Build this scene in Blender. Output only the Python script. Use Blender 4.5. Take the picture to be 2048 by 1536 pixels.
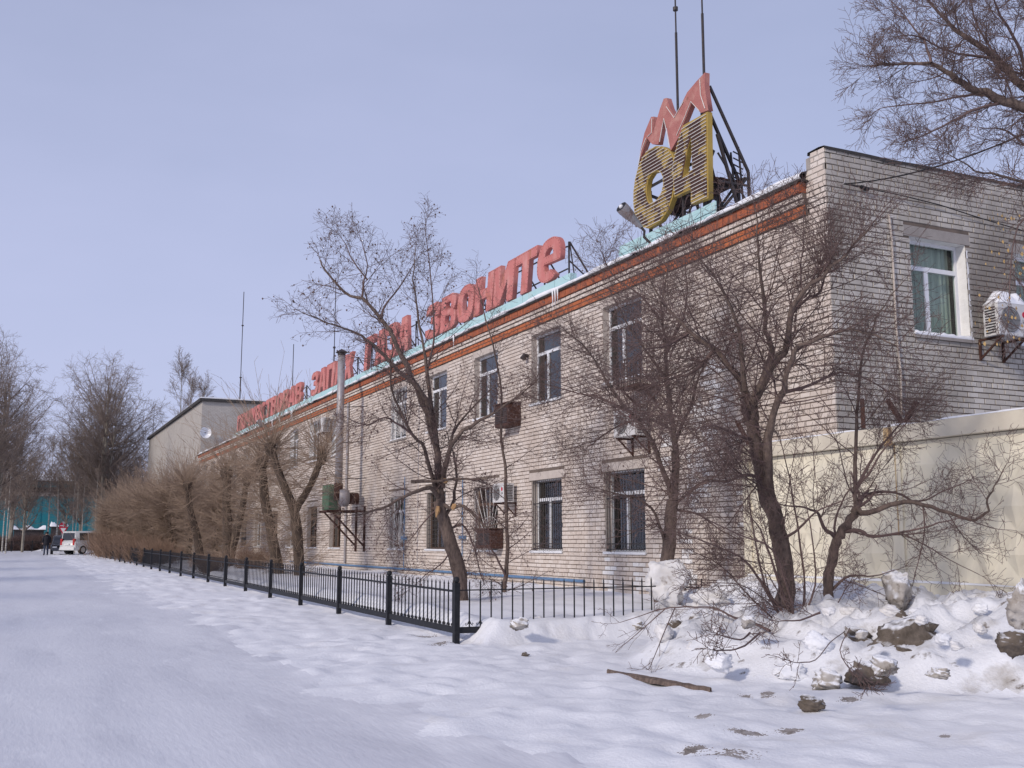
import bpy, bmesh, math, random
import numpy as np
from mathutils import Matrix, Vector
R = math.radians
for o in list(bpy.data.objects): bpy.data.objects.remove(o)
sc = bpy.context.scene
col = sc.collection

# ---------------------------------------------------------------- camera, sky, sun, exposure
FPX, CX, CY, EYE = 2120.0, 1024.0, 768.0, 1.4          # focal length in photo pixels, eye height
PITCH = math.atan((1085 - CY) / FPX)
YAW = math.atan((CX - 15) * math.cos(PITCH) / FPX)
fwd = np.array([math.sin(YAW) * math.cos(PITCH), math.cos(YAW) * math.cos(PITCH), math.sin(PITCH)])
rgt = np.array([math.cos(YAW), -math.sin(YAW), 0.0])
upv = np.cross(rgt, fwd)
CAM = np.array([0, 0, EYE])
cam = bpy.data.cameras.new('camera'); camo = bpy.data.objects.new('camera', cam); col.objects.link(camo)
cam.sensor_width = 36; cam.lens = FPX / 2048 * 36; cam.clip_start = 0.1; cam.clip_end = 6000
camo.matrix_world = Matrix(((rgt[0], upv[0], -fwd[0], 0), (rgt[1], upv[1], -fwd[1], 0), (rgt[2], upv[2], -fwd[2], EYE), (0, 0, 0, 1)))
sc.camera = camo

SUN_EL, SUN_AZ = R(27), (-0.93, -0.37)                 # sun stands behind the left shoulder
world = bpy.data.worlds.new('World'); sc.world = world; world.use_nodes = True
wn = world.node_tree; wn.nodes.clear()
out = wn.nodes.new('ShaderNodeOutputWorld'); bg = wn.nodes.new('ShaderNodeBackground')
sky = wn.nodes.new('ShaderNodeTexSky'); sky.sky_type = 'NISHITA'; sky.sun_disc = False
sky.sun_elevation = SUN_EL; sky.sun_rotation = math.atan2(SUN_AZ[0], SUN_AZ[1])
sky.air_density = 1.0; sky.dust_density = 1.5; sky.ozone_density = 2.5
tc = wn.nodes.new('ShaderNodeTexCoord')
mp = wn.nodes.new('ShaderNodeMapping'); mp.inputs['Scale'].default_value = (1.2, 1.2, 3.0)
nz = wn.nodes.new('ShaderNodeTexNoise'); nz.inputs['Scale'].default_value = 1.7; nz.inputs['Detail'].default_value = 5
rp = wn.nodes.new('ShaderNodeMapRange'); rp.inputs[1].default_value = 0.3; rp.inputs[2].default_value = 0.75
rp.inputs[3].default_value = 0.50; rp.inputs[4].default_value = 0.68
mx = wn.nodes.new('ShaderNodeMix'); mx.data_type = 'RGBA'
mx.inputs[7].default_value = (5.6, 5.95, 8.5, 1)        # thin lavender veil of high cloud
wn.links.new(tc.outputs['Generated'], mp.inputs['Vector']); wn.links.new(mp.outputs[0], nz.inputs['Vector'])
sx = wn.nodes.new('ShaderNodeSeparateXYZ'); hzr = wn.nodes.new('ShaderNodeMapRange'); hzr.inputs[1].default_value = 0.0; hzr.inputs[2].default_value = 0.55; hzr.inputs[3].default_value = 0.34; hzr.inputs[4].default_value = 0.0
hza = wn.nodes.new('ShaderNodeMath'); hza.operation = 'ADD'; hza.use_clamp = True   # the veil thickens towards the horizon
wn.links.new(tc.outputs['Generated'], sx.inputs[0]); wn.links.new(sx.outputs[2], hzr.inputs[0]); wn.links.new(nz.outputs[0], rp.inputs[0])
wn.links.new(rp.outputs[0], hza.inputs[0]); wn.links.new(hzr.outputs[0], hza.inputs[1]); wn.links.new(hza.outputs[0], mx.inputs[0])
wn.links.new(sky.outputs[0], mx.inputs[6]); wn.links.new(mx.outputs[2], bg.inputs[0]); wn.links.new(bg.outputs[0], out.inputs[0])
bg.inputs[1].default_value = 0.1
sl = bpy.data.lights.new('sun', 'SUN'); so = bpy.data.objects.new('sun', sl); col.objects.link(so)
sl.energy = 2.2; sl.angle = R(5); sl.color = (1.0, 0.90, 0.80)
sv = Vector((SUN_AZ[0] * math.cos(SUN_EL), SUN_AZ[1] * math.cos(SUN_EL), math.sin(SUN_EL)))
so.rotation_euler = sv.to_track_quat('Z', 'Y').to_euler(); so.location = (-20, -8, 30)
sc.view_settings.view_transform = 'Standard'; sc.view_settings.look = 'None'
sc.view_settings.gamma = 1; sc.view_settings.exposure = 0.05; sc.view_settings.use_curve_mapping = False

# ---------------------------------------------------------------- helpers
def ray(px, py): return fwd * FPX + rgt * (px - CX) - upv * (py - CY)
def on_x(px, py, X): d = ray(px, py); return CAM + d * (X / d[0])
def on_y(px, py, Y): d = ray(px, py); return CAM + d * (Y / d[1])
def on_z(px, py, Z): d = ray(px, py); return CAM + d * ((Z - EYE) / d[2])
def at(px, py, depth): return CAM + ray(px, py) * (depth / FPX)
def tag(o, label=None, cat=None, group=None, kind=None):
    if label: o['label'] = label
    if cat: o['category'] = cat
    if group: o['group'] = group
    if kind: o['kind'] = kind
    return o
def empty(name, loc, label, cat, group=None, rz=0):
    o = bpy.data.objects.new(name, None); col.objects.link(o); o.location = tuple(float(v) for v in loc); o.rotation_euler = (0, 0, rz)
    o.empty_display_size = 0.2
    return tag(o, label, cat, group)
def put(name, me, mat, parent=None, local=False):
    """link a mesh as an object; its vertices are in world space unless local"""
    o = bpy.data.objects.new(name, me); col.objects.link(o)
    if mat is not None and not me.materials:
        for m in (mat if isinstance(mat, (list, tuple)) else [mat]): me.materials.append(m)
    if parent is not None:
        o.parent = parent
        if not local: o.matrix_parent_inverse = wmat(parent).inverted()
    return o
def wmat(o):
    m = Matrix.LocRotScale(o.location, o.rotation_euler, o.scale)
    return (wmat(o.parent) @ o.matrix_parent_inverse @ m) if o.parent else m
def np_mesh(name, V, Q, smooth=False, tint=None):
    """fast mesh from numpy arrays, Q all quads (or all tris)"""
    V = np.asarray(V, np.float32); Q = np.asarray(Q, np.int32); k = Q.shape[1]
    me = bpy.data.meshes.new(name)
    me.vertices.add(len(V)); me.vertices.foreach_set('co', V.ravel())
    me.loops.add(Q.size); me.loops.foreach_set('vertex_index', Q.ravel())
    me.polygons.add(len(Q)); me.polygons.foreach_set('loop_start', np.arange(0, Q.size, k, dtype=np.int32))
    me.polygons.foreach_set('loop_total', np.full(len(Q), k, np.int32))
    me.polygons.foreach_set('use_smooth', np.full(len(Q), bool(smooth)))
    if tint is not None:
        a = me.attributes.new('tint', 'FLOAT', 'FACE'); a.data.foreach_set('value', np.asarray(tint, np.float32))
    me.update(calc_edges=True)
    return me
class MB:
    """collects simple shapes into one mesh"""
    def __init__(s): s.v = []; s.f = []
    def add(s, v, f):
        n = len(s.v); s.v += [tuple(map(float, p)) for p in v]; s.f += [[i + n for i in q] for q in f]; return s
    def box(s, x0, x1, y0, y1, z0, z1):
        return s.add([(x0,y0,z0),(x1,y0,z0),(x1,y1,z0),(x0,y1,z0),(x0,y0,z1),(x1,y0,z1),(x1,y1,z1),(x0,y1,z1)],
                     [(3,2,1,0),(4,5,6,7),(0,1,5,4),(1,2,6,5),(2,3,7,6),(3,0,4,7)])
    def bar(s, a, b, w, h=None, upd=(0, 0, 1)):
        a, b = np.array(a, float), np.array(b, float); h = h or w
        t = b - a; t /= np.linalg.norm(t) + 1e-9; u = np.cross(t, upd)
        if np.linalg.norm(u) < 1e-3: u = np.cross(t, (0, 1, 0))
        u /= np.linalg.norm(u); v = np.cross(u, t); P = []
        for c in (a, b):
            for i, j in ((-1,-1),(1,-1),(1,1),(-1,1)): P.append(c + u * w / 2 * i + v * h / 2 * j)
        return s.add(P, [(3,2,1,0),(4,5,6,7),(0,1,5,4),(1,2,6,5),(2,3,7,6),(3,0,4,7)])
    def tube(s, pts, r, n=8, cap=True):
        pts = [np.array(p, float) for p in pts]; m = len(pts); rr = r if isinstance(r, (list, tuple)) else [r] * m
        P = []; ref = None
        for i in range(m):
            t = pts[min(i + 1, m - 1)] - pts[max(i - 1, 0)]; t /= np.linalg.norm(t) + 1e-9
            if ref is None:
                ref = np.array((0, 0, 1.0)) if abs(t[2]) < .9 else np.array((1.0, 0, 0))
            u = np.cross(t, ref); u /= np.linalg.norm(u) + 1e-9; v = np.cross(u, t); ref = v
            for k in range(n):
                a = 2 * math.pi * k / n; P.append(pts[i] + (u * math.cos(a) + v * math.sin(a)) * rr[i])
        Fc = [(i*n+k, i*n+(k+1)%n, (i+1)*n+(k+1)%n, (i+1)*n+k) for i in range(m-1) for k in range(n)]
        if cap: Fc += [tuple(range(n))[::-1], tuple((m-1)*n+k for k in range(n))]
        return s.add(P, Fc)
    def disc(s, c, ax, r, h, n=20):
        c = np.array(c, float); ax = np.array(ax, float); ax /= np.linalg.norm(ax)
        return s.tube([c, c + ax * h], r, n)
    def prism(s, poly, d):
        n = len(poly); d = np.array(d, float)
        P = [np.array(p, float) for p in poly]; P += [p + d for p in P]
        return s.add(P, [tuple(range(n))[::-1], tuple(range(n, 2*n))] + [(i, (i+1)%n, n+(i+1)%n, n+i) for i in range(n)])
    def ball(s, c, r, nu=10, nv=6, sc3=(1, 1, 1)):
        P = []; Fc = []
        for j in range(nv + 1):
            th = math.pi * j / nv
            for i in range(nu):
                a = 2*math.pi*i/nu; P.append((c[0]+r*sc3[0]*math.sin(th)*math.cos(a), c[1]+r*sc3[1]*math.sin(th)*math.sin(a), c[2]+r*sc3[2]*math.cos(th)))
        for j in range(nv):
            for i in range(nu): Fc.append((j*nu+i, (j+1)*nu+i, (j+1)*nu+(i+1)%nu, j*nu+(i+1)%nu))
        return s.add(P, Fc)
    def mesh(s, name, smooth=False, bevel=0, tri=None):
        me = bpy.data.meshes.new(name); me.from_pydata(s.v, [], s.f)
        if bevel:
            bm = bmesh.new(); bm.from_mesh(me)
            bmesh.ops.bevel(bm, geom=[e for e in bm.edges if len(e.link_faces) == 2 and e.calc_face_angle(0) > .5], offset=bevel, segments=2, profile=.6, affect='EDGES')
            bm.to_mesh(me); bm.free()
        if smooth:
            for p in me.polygons: p.use_smooth = True
        me.update(); return me
    def build(s, name, mat, parent=None, smooth=False, bevel=0, local=False):
        return put(name, s.mesh(name, smooth, bevel), mat, parent, local)

def hash2(ix, iy, seed):
    h = (ix.astype(np.int64) * 374761393 + iy.astype(np.int64) * 668265263 + seed * 1442695041) & 0xffffffff
    h = ((h ^ (h >> 13)) * 1274126177) & 0xffffffff
    return ((h ^ (h >> 16)) & 0xffff) / 65535.0
def vn(x, y, s, seed=0):
    """value noise -1..1 with cell size s"""
    x = np.asarray(x, float) / s; y = np.asarray(y, float) / s
    ix = np.floor(x); iy = np.floor(y); fx = x - ix; fy = y - iy
    fx = fx*fx*(3-2*fx); fy = fy*fy*(3-2*fy)
    a = hash2(ix, iy, seed); b = hash2(ix+1, iy, seed); c = hash2(ix, iy+1, seed); d = hash2(ix+1, iy+1, seed)
    return ((a*(1-fx)+b*fx)*(1-fy) + (c*(1-fx)+d*fx)*fy) * 2 - 1
def sm(a, b, x):
    t = np.clip((np.asarray(x, float) - a) / (b - a), 0, 1); return t*t*(3-2*t)

# ---------------------------------------------------------------- materials
def mat(name, c1, c2=None, scale=4.0, rough=0.8, bump=0.0, bscale=30.0, metal=0.0, rust=None, rscale=3.0, rlo=.52, rhi=.62,
        tint=None, spec=0.3, stretch=None, coord='Position', detail=6, third=None, tlo=.55, thi=.7, tscale=1.0):
    m = bpy.data.materials.new(name); m.use_nodes = True; nt = m.node_tree; N = nt.nodes; L = nt.links
    b = N['Principled BSDF']; b.inputs['Roughness'].default_value = rough; b.inputs['Metallic'].default_value = metal
    b.inputs['Specular IOR Level'].default_value = spec
    if coord == 'Position': g = N.new('ShaderNodeNewGeometry').outputs['Position']
    else: g = N.new('ShaderNodeTexCoord').outputs['Object']
    if stretch:
        mpn = N.new('ShaderNodeMapping'); mpn.inputs['Scale'].default_value = stretch; L.new(g, mpn.inputs[0]); g = mpn.outputs[0]
    def noise(s, d=detail):
        n = N.new('ShaderNodeTexNoise'); n.inputs['Scale'].default_value = s; n.inputs['Detail'].default_value = d; n.inputs['Roughness'].default_value = .6
        L.new(g, n.inputs['Vector']); return n.outputs[0]
    def mix(f, a, bb):
        x = N.new('ShaderNodeMix'); x.data_type = 'RGBA'
        if isinstance(f, float): x.inputs[0].default_value = f
        else: L.new(f, x.inputs[0])
        for i, q in ((6, a), (7, bb)):
            if isinstance(q, tuple): x.inputs[i].default_value = q + (1,)
            else: L.new(q, x.inputs[i])
        return x.outputs[2]
    def ramp(s, lo, hi):
        r = N.new('ShaderNodeMapRange'); r.inputs[1].default_value = lo; r.inputs[2].default_value = hi; r.clamp = True; L.new(s, r.inputs[0]); return r.outputs[0]
    c = c1
    if c2: c = mix(ramp(noise(scale), .32, .68), c1, c2)
    if tint:
        a = N.new('ShaderNodeAttribute'); a.attribute_name = 'tint'
        for lo, hi, cc in tint: c = mix(ramp(a.outputs['Fac'], lo, hi), c, cc)
    if third: c = mix(ramp(noise(tscale), tlo, thi), c, third)
    if rust: c = mix(ramp(noise(rscale, 8), rlo, rhi), c, rust)
    if isinstance(c, tuple): b.inputs['Base Color'].default_value = c + (1,)
    else: L.new(c, b.inputs['Base Color'])
    if bump:
        bn = N.new('ShaderNodeBump'); bn.inputs['Strength'].default_value = bump; bn.inputs['Distance'].default_value = .02
        L.new(noise(bscale), bn.inputs['Height']); L.new(bn.outputs[0], b.inputs['Normal'])
    return m
def snow_on_top(m, lo=.35, hi=.75):
    """settled snow on the upward faces"""
    nt = m.node_tree; N = nt.nodes; L = nt.links; b = N['Principled BSDF']; prev = b.inputs['Base Color'].links[0].from_socket
    g = N.new('ShaderNodeNewGeometry'); s = N.new('ShaderNodeSeparateXYZ'); L.new(g.outputs['Normal'], s.inputs[0])
    n = N.new('ShaderNodeTexNoise'); n.inputs['Scale'].default_value = 7; n.inputs['Detail'].default_value = 6; L.new(g.outputs['Position'], n.inputs['Vector'])
    a = N.new('ShaderNodeMath'); a.operation = 'MULTIPLY_ADD'; a.inputs[1].default_value = 1.4; L.new(n.outputs[0], a.inputs[0]); a2 = N.new('ShaderNodeMath'); a2.operation = 'ADD'; a2.inputs[1].default_value = -.7; L.new(s.outputs[2], a2.inputs[0]); L.new(a2.outputs[0], a.inputs[2])
    r = N.new('ShaderNodeMapRange'); r.inputs[1].default_value = lo; r.inputs[2].default_value = hi; L.new(a.outputs[0], r.inputs[0])
    x = N.new('ShaderNodeMix'); x.data_type = 'RGBA'; x.inputs[7].default_value = (.78, .79, .82, 1); L.new(r.outputs[0], x.inputs[0]); L.new(prev, x.inputs[6]); L.new(x.outputs[2], b.inputs['Base Color'])
    return m
def glass(name, tintc=(.34, .35, .34), refl=.10):
    m = bpy.data.materials.new(name); m.use_nodes = True; nt = m.node_tree; N = nt.nodes; L = nt.links; N.clear()
    o = N.new('ShaderNodeOutputMaterial'); t = N.new('ShaderNodeBsdfTransparent'); t.inputs[0].default_value = tintc + (1,)
    g = N.new('ShaderNodeBsdfGlossy'); g.inputs['Roughness'].default_value = .03; g.inputs[0].default_value = (.85, .86, .86, 1)
    f = N.new('ShaderNodeLayerWeight'); f.inputs[0].default_value = .5; pw = N.new('ShaderNodeMath'); pw.operation = 'POWER'; pw.inputs[1].default_value = 3.5; L.new(f.outputs['Facing'], pw.inputs[0])
    a = N.new('ShaderNodeMath'); a.operation = 'MULTIPLY_ADD'; a.inputs[1].default_value = .7; a.inputs[2].default_value = refl; L.new(pw.outputs[0], a.inputs[0])
    x = N.new('ShaderNodeMixShader'); L.new(a.outputs[0], x.inputs[0]); L.new(t.outputs[0], x.inputs[1]); L.new(g.outputs[0], x.inputs[2]); L.new(x.outputs[0], o.inputs[0])
    return m
m_snow = mat('snow', (.80, .81, .84), (.72, .73, .77), 1.2, .65, .5, 24, third=(.60, .585, .58), tlo=.58, thi=.8, tscale=.9)
m_road = mat('packed_snow', (.69, .70, .74), (.59, .60, .65), .9, .5, .35, 18, stretch=(1.1, .22, 1), third=(.52, .53, .58), tlo=.52, thi=.78, tscale=1.7, rust=(.72, .73, .77), rscale=3.2, rlo=.60, rhi=.72)
m_heap = mat('ploughed_snow', (.78, .79, .82), (.66, .665, .69), 2.2, .7, .7, 26, third=(.40, .375, .345), tlo=.56, thi=.72, tscale=1.7, rust=(.17, .14, .115), rscale=5.5, rlo=.61, rhi=.70)
m_roofsnow = mat('roof_snow', (.82, .83, .86), (.76, .77, .80), 3, .6, .3, 14)
m_dirtsnow = mat('dirty_snow', (.52, .50, .48), (.30, .265, .23), 5, .8, .8, 22, rust=(.10, .08, .06), rscale=7, rlo=.5, rhi=.66)
m_mud = mat('frozen_mud', (.085, .068, .053), (.17, .14, .115), 9, .9, 1.0, 26, third=(.50, .49, .48), tlo=.64, thi=.72, tscale=5)
snow_on_top(m_dirtsnow, .3, .7); snow_on_top(m_mud, .72, 1.0)
m_soil = mat('soil', (.14, .12, .11), (.34, .32, .32), 8, .95, .6, 30)
BR = [(.0, .5, (.60, .525, .465)), (.5, .97, (.66, .595, .54)), (.975, 1.0, (.40, .35, .31)), (1.2, 1.5, (.78, .77, .76))]
m_brick = mat('silicate_brick', (.56, .485, .425), rough=.85, bump=.35, bscale=45, tint=BR, third=(.42, .345, .29), tlo=.52, thi=.8, tscale=.8, rust=(.36, .29, .235), rscale=1.6, rlo=.60, rhi=.78, stretch=(1, 1, .35))
m_brick_grey = mat('shaded_weathered_silicate_brick', (.47, .435, .385), rough=.88, bump=.4, bscale=45, tint=[(0, .5, (.52, .485, .435)), (.5, .95, (.60, .565, .515)), (.97, 1., (.36, .33, .29))], third=(.235, .21, .185), tlo=.44, thi=.70, tscale=.5, rust=(.22, .195, .165), rscale=1.7, rlo=.56, rhi=.72, stretch=(1, 1, .55))  # base greyed to carry the end wall's shade; the dark blotches are weathering
m_mortar = mat('mortar', (.18, .14, .115), (.12, .097, .08), 4, .95)
m_redbrick = mat('red_painted_brick', (.48, .15, .06), (.36, .105, .045), 6, .8, .3, 40, rust=(.16, .075, .05), rscale=5, rlo=.55, rhi=.72)
m_slab = mat('red_painted_slab', (.42, .125, .055), (.29, .085, .045), 7, .8, .3, 40, rust=(.085, .05, .04), rscale=6, rlo=.50, rhi=.68, stretch=(1, 2.5, .6))
m_conc = mat('grey_concrete', (.34, .31, .285), (.27, .245, .225), 5, .9, .3, 40)
m_concl = mat('cream_concrete', (.52, .46, .41), (.44, .385, .345), 5, .9, .3, 40)
m_roofing = mat('roofing_felt', (.035, .033, .034), (.06, .055, .05), 8, .8, .4)
m_white = mat('white_plastic', (.74, .75, .77), (.68, .69, .71), 5, .35, spec=.5)
m_plaster = mat('white_plaster', (.80, .79, .77), (.72, .71, .69), 8, .9, .3)
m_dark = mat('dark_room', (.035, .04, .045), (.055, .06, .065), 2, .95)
m_curtain = mat('curtain', (.72, .76, .70), (.52, .56, .52), 7, .9, stretch=(3, 3, .15))
m_glass = glass('window_glass'); m_glass2 = glass('window_glass_bright', (.85, .89, .86), .02)
m_flame = mat('dull_flame_paint', (.42, .17, .15), (.34, .13, .115), 3, .75, .3, 20, third=(.46, .24, .20), tlo=.5, thi=.7, tscale=4, rust=(.22, .10, .07), rscale=5, rlo=.6, rhi=.72)
m_pink = mat('faded_pink_paint', (.55, .20, .18), (.46, .15, .135), 2.2, .7, .25, 20, third=(.57, .27, .24), tlo=.5, thi=.7, tscale=3.5, rust=(.36, .14, .08), rscale=2.6, rlo=.58, rhi=.72, stretch=(1, 1, .5))
m_yellow = mat('yellow_paint', (.40, .28, .07), (.33, .23, .06), 3, .55, .2, 20)
m_yrust = mat('rusted_yellow_paint', (.40, .28, .08), (.32, .22, .065), 3, .7, .3, 25, rust=(.075, .035, .026), rscale=2.4, rlo=.44, rhi=.50)
m_teal = mat('turquoise_paint', (.36, .56, .58), (.42, .60, .61), 4, .6, .15, 20, rust=(.30, .17, .07), rscale=4, rlo=.62, rhi=.72, stretch=(1, 1, .25))
m_tube = mat('white_tube', (.74, .72, .68), (.60, .57, .52), 9, .3, spec=.5)
m_steel = mat('dark_steel', (.035, .035, .04), (.07, .055, .05), 12, .55, metal=.3)
m_rust = mat('rusty_steel', (.08, .036, .026), (.05, .027, .022), 14, .85, .4, 40)
m_iron = mat('black_iron', (.012, .013, .017), (.022, .023, .027), 20, .6, spec=.25)
m_grille = mat('grille_white', (.60, .58, .56), (.45, .42, .40), 15, .6)
m_galv = mat('galvanised_pipe', (.42, .40, .41), (.32, .30, .31), 5, .5, .15, 20, metal=.4, rust=(.22, .13, .09), rscale=3, rlo=.6, rhi=.75)
m_greenp = mat('green_paint', (.09, .17, .10), (.07, .125, .08), 6, .6)
m_blue = mat('blue_paint', (.10, .19, .34), (.12, .22, .36), 8, .5)
m_acw = mat('unit_white', (.62, .61, .60), (.54, .53, .52), 6, .5)
m_black = mat('black', (.012, .012, .013), rough=.6)
m_fan = mat('fan_grey', (.27, .265, .26), (.33, .325, .32), 8, .6)
m_red = mat('logo_red', (.50, .02, .05), rough=.5)
m_greyp = mat('logo_grey', (.16, .16, .17), rough=.5)
m_wallp = mat('yellow_wall_paint', (.76, .715, .585), (.71, .66, .53), 1.3, .85, .3, 30, third=(.56, .51, .42), tlo=.52, thi=.72, tscale=1.1, stretch=(1, 1, .3), rust=(.46, .41, .34), rscale=2.4, rlo=.6, rhi=.8)
m_wallcap = mat('stained_wall_cap', (.66, .61, .50), (.56, .51, .42), 2.5, .85, .3, 30)
m_bark = mat('bark', (.20, .15, .125), (.085, .063, .055), 22, .95, 1.0, 45, stretch=(1, 1, .35))
m_twig = mat('twig', (.17, .115, .105), (.115, .08, .075), 6, .9)
m_wbark = mat('willow_bark', (.12, .088, .066), (.06, .045, .036), 12, .95, .9, 40, stretch=(1, 1, .3))
m_wtwig = mat('willow_shoot', (.37, .275, .20), (.27, .20, .15), 1.5, .85)
m_btwig = mat('brown_shoot', (.30, .20, .14), (.21, .14, .10), 1.2, .85)
m_fbark = mat('pale_bark', (.34, .315, .27), (.19, .17, .14), 3, .9, .5, 20)
m_ftwig = mat('far_twig', (.25, .20, .165), (.19, .15, .13), .5, .9)
m_birch = mat('birch_bark', (.55, .53, .49), (.16, .14, .12), 5, .85, stretch=(.4, .4, 2.2))
m_wood = mat('broken_wood', (.50, .31, .15), (.40, .24, .12), 18, .8)
m_seed = mat('dry_leaf', (.50, .35, .15), (.38, .25, .11), 30, .8)
# ---------------------------------------------------------------- ground
D, YC = 12.1, 13.29                                    # facade plane x = D, corner of the building at y = YC
XF_Y = np.array([-400, 2, 4, 6.5, 8, 9, 10, 11, 12, 13, 13.9, 15.5, 400]); XF_X = np.array([11, 11, 10, 8.7, 7.3, 6.8, 6.4, 6.6, 7.3, 8.2, 8.9, 9.6, 9.6])
def road_edge(y): return 3.0 + .35 * vn(y * 0 + 3.3, y, 6.0, 5) + .12 * vn(y * 0 + 9.3, y, 1.1, 6)
def height(x, y):
    x = np.asarray(x, float); y = np.asarray(y, float)
    rise = .0062 * np.clip(y - 14, 0, 81)
    s = x - np.interp(y, XF_Y, XF_X)
    pile = sm(16.4, 14.6, y)
    bank = (.27 * sm(0, .8, s) + .24 * sm(.7, 2.6, s)) * pile
    sy = np.minimum(x - 5.85, (y - 13.45) * 1.3)
    yard = np.maximum(.33 - .6 * rise, .1) * sm(0, .5, sy)
    h = rise + np.maximum(bank, yard) + .12 * np.minimum(bank, yard)
    # mounds of ploughed snow beside the yellow wall
    for cx, cy, r, a in ((9.9, 10.9, 1.0, .20), (10.4, 9.6, 1.0, .14), (8.2, 9.6, .9, .08), (10.9, 14.6, .9, .24), (9.0, 8.3, .8, .10), (10.2, 8.2, .8, .12), (7.4, 10.8, .6, .08), (9.6, 12.6, 1.0, .14), (11.2, 12.2, .7, .10)):
        h = h + a * np.exp(-((x-cx)**2 + (y-cy)**2) / r**2)
    rough = sm(.0, 1.2, s) * pile
    q = 1 - np.abs(vn(x, y, .55, 11)); q2 = 1 - np.abs(vn(x + 3, y + 1, .23, 12))
    h = h + rough * (.26 * (q - .55) + .14 * (q2 - .5) + .06 * (.5 - np.abs(vn(x, y, .11, 13))))
    edge = np.exp(-((sy - .25) / .32)**2) * (y < 60); h = h + edge * (.05 * vn(x, y, .7, 81) + .05 * (.5 - np.abs(vn(x, y, .17, 82))) + .03 * vn(x, y, .08, 83)) * (y < 15.5)
    soft = sm(0, .6, sy) * (1 - rough)
    h = h + soft * (.05 * vn(x, y, 1.3, 14) + .03 * vn(x, y, .4, 15))
    e = road_edge(y); verge = sm(-.5, .6, x - e) * (1 - sm(-.3, .3, s)) * (1 - sm(-.3, .3, sy))
    h = h + verge * (.03 + .03 * vn(x, y, .34, 16) + .022 * vn(x, y, .17, 17) + .02 * vn(x, y, 1.2, 18))
    h = h + (y < 60) * .028 * np.exp(-((x - e - .1) / .16)**2) * (.4 + .8 * vn(x, y, .5, 28)) * (1 - sm(-.3, .3, s))
    rd = 1 - sm(-.5, .6, x - e)
    for x0_, d_ in ((-2.6, .012), (-1.1, .016), (-.7, .01), (.35, .014), (1.1, .016), (1.75, .012), (-3.9, .012)):   # worn tyre ruts
        h = h - rd * d_ * np.exp(-((x - x0_ - .25 * vn(y * 0 + x0_, y, 14, 61)) / .13)**2) * (.45 + .55 * vn(x * 0, y, 2.3, 62))
    h = h + rd * (.010 * vn(x, y * .35, .45, 19) + .012 * vn(x, y * .3, 1.6, 20) + .005 * vn(x, y, .13, 27))
    # ragged snow against the foot of the fence
    h = h + .09 * np.exp(-((x - 6.05) / .28)**2) * (y > 14) * (.5 + .8 * vn(x, y, .8, 21))
    far = sm(60, 130, np.hypot(x, y)); h = h + far * .25 * vn(x, y, 18, 22) * (1 - rd)
    return h
def hz(x, y): return float(height(np.array([x]), np.array([y]))[0])
def on_ground(px, py):
    d = ray(px, py); p = on_z(px, py, 0.0)
    for _ in range(30):
        p = on_z(px, py, min(hz(p[0], p[1]) * .6 + p[2] * .4, EYE - .1))
    return p
def steps(*seg):
    a = [seg[0][0]]
    for lo, hi, st in seg: a += list(np.linspace(lo, hi, max(2, int(round((hi - lo) / st)) + 1))[1:])
    return np.array(a)
gx = np.concatenate([[-1800, -700, -300, -150], steps((-90, -30, 6), (-30, -8, 1), (-8, 2.2, .2), (2.2, 12.4, .062), (12.4, 14, .4), (14, 60, 4)), [100, 180, 350, 800, 2200]])
gy = np.concatenate([[-600, -200, -80, -30, -10, 0], steps((2, 4.6, .3), (4.6, 15.6, .062), (15.6, 26, .13), (26, 60, .34), (60, 130, 1.0), (130, 220, 6)), [300, 450, 800, 1500, 3000]])
GX, GY = np.meshgrid(gx, gy); GZ = height(GX, GY)
GV = np.stack([GX, GY, GZ], -1).reshape(-1, 3); nx_, ny_ = len(gx), len(gy)
ii = (np.arange(ny_ - 1)[:, None] * nx_ + np.arange(nx_ - 1)[None, :]).ravel()
GQ = np.stack([ii, ii + 1, ii + nx_ + 1, ii + nx_], 1)
cxs = GV[GQ].mean(1); isroad = (cxs[:, 0] < road_edge(cxs[:, 1]) + .5 * vn(cxs[:, 0], cxs[:, 1], 1.1, 91) + .15 * vn(cxs[:, 0], cxs[:, 1], .33, 92)) & (cxs[:, 0] > -7.5) & (cxs[:, 1] > -40) & (cxs[:, 1] < 132)
def sub(Q):
    u, inv = np.unique(Q, return_inverse=True); return GV[u], inv.reshape(Q.shape)
isheap = (cxs[:, 0] - np.interp(cxs[:, 1], XF_Y, XF_X) + .12 * vn(cxs[:, 0], cxs[:, 1], .4, 71) > .15) & (cxs[:, 1] < 16.2) & (cxs[:, 1] > 3) & (cxs[:, 0] < 12.05)
tag(put('snow_heap', np_mesh('snow_heap', *sub(GQ[isheap]), smooth=True), m_heap), 'rough dirty heap of ploughed snow against the yellow wall', kind='structure')
tag(put('snow_ground', np_mesh('snow_ground', *sub(GQ[~isroad & ~isheap]), smooth=True), m_snow), 'trodden and ploughed snow beside the road', kind='structure')
tag(put('road', np_mesh('road', *sub(GQ[isroad]), smooth=True), m_road), 'street packed with smooth bluish snow', kind='structure')

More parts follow.
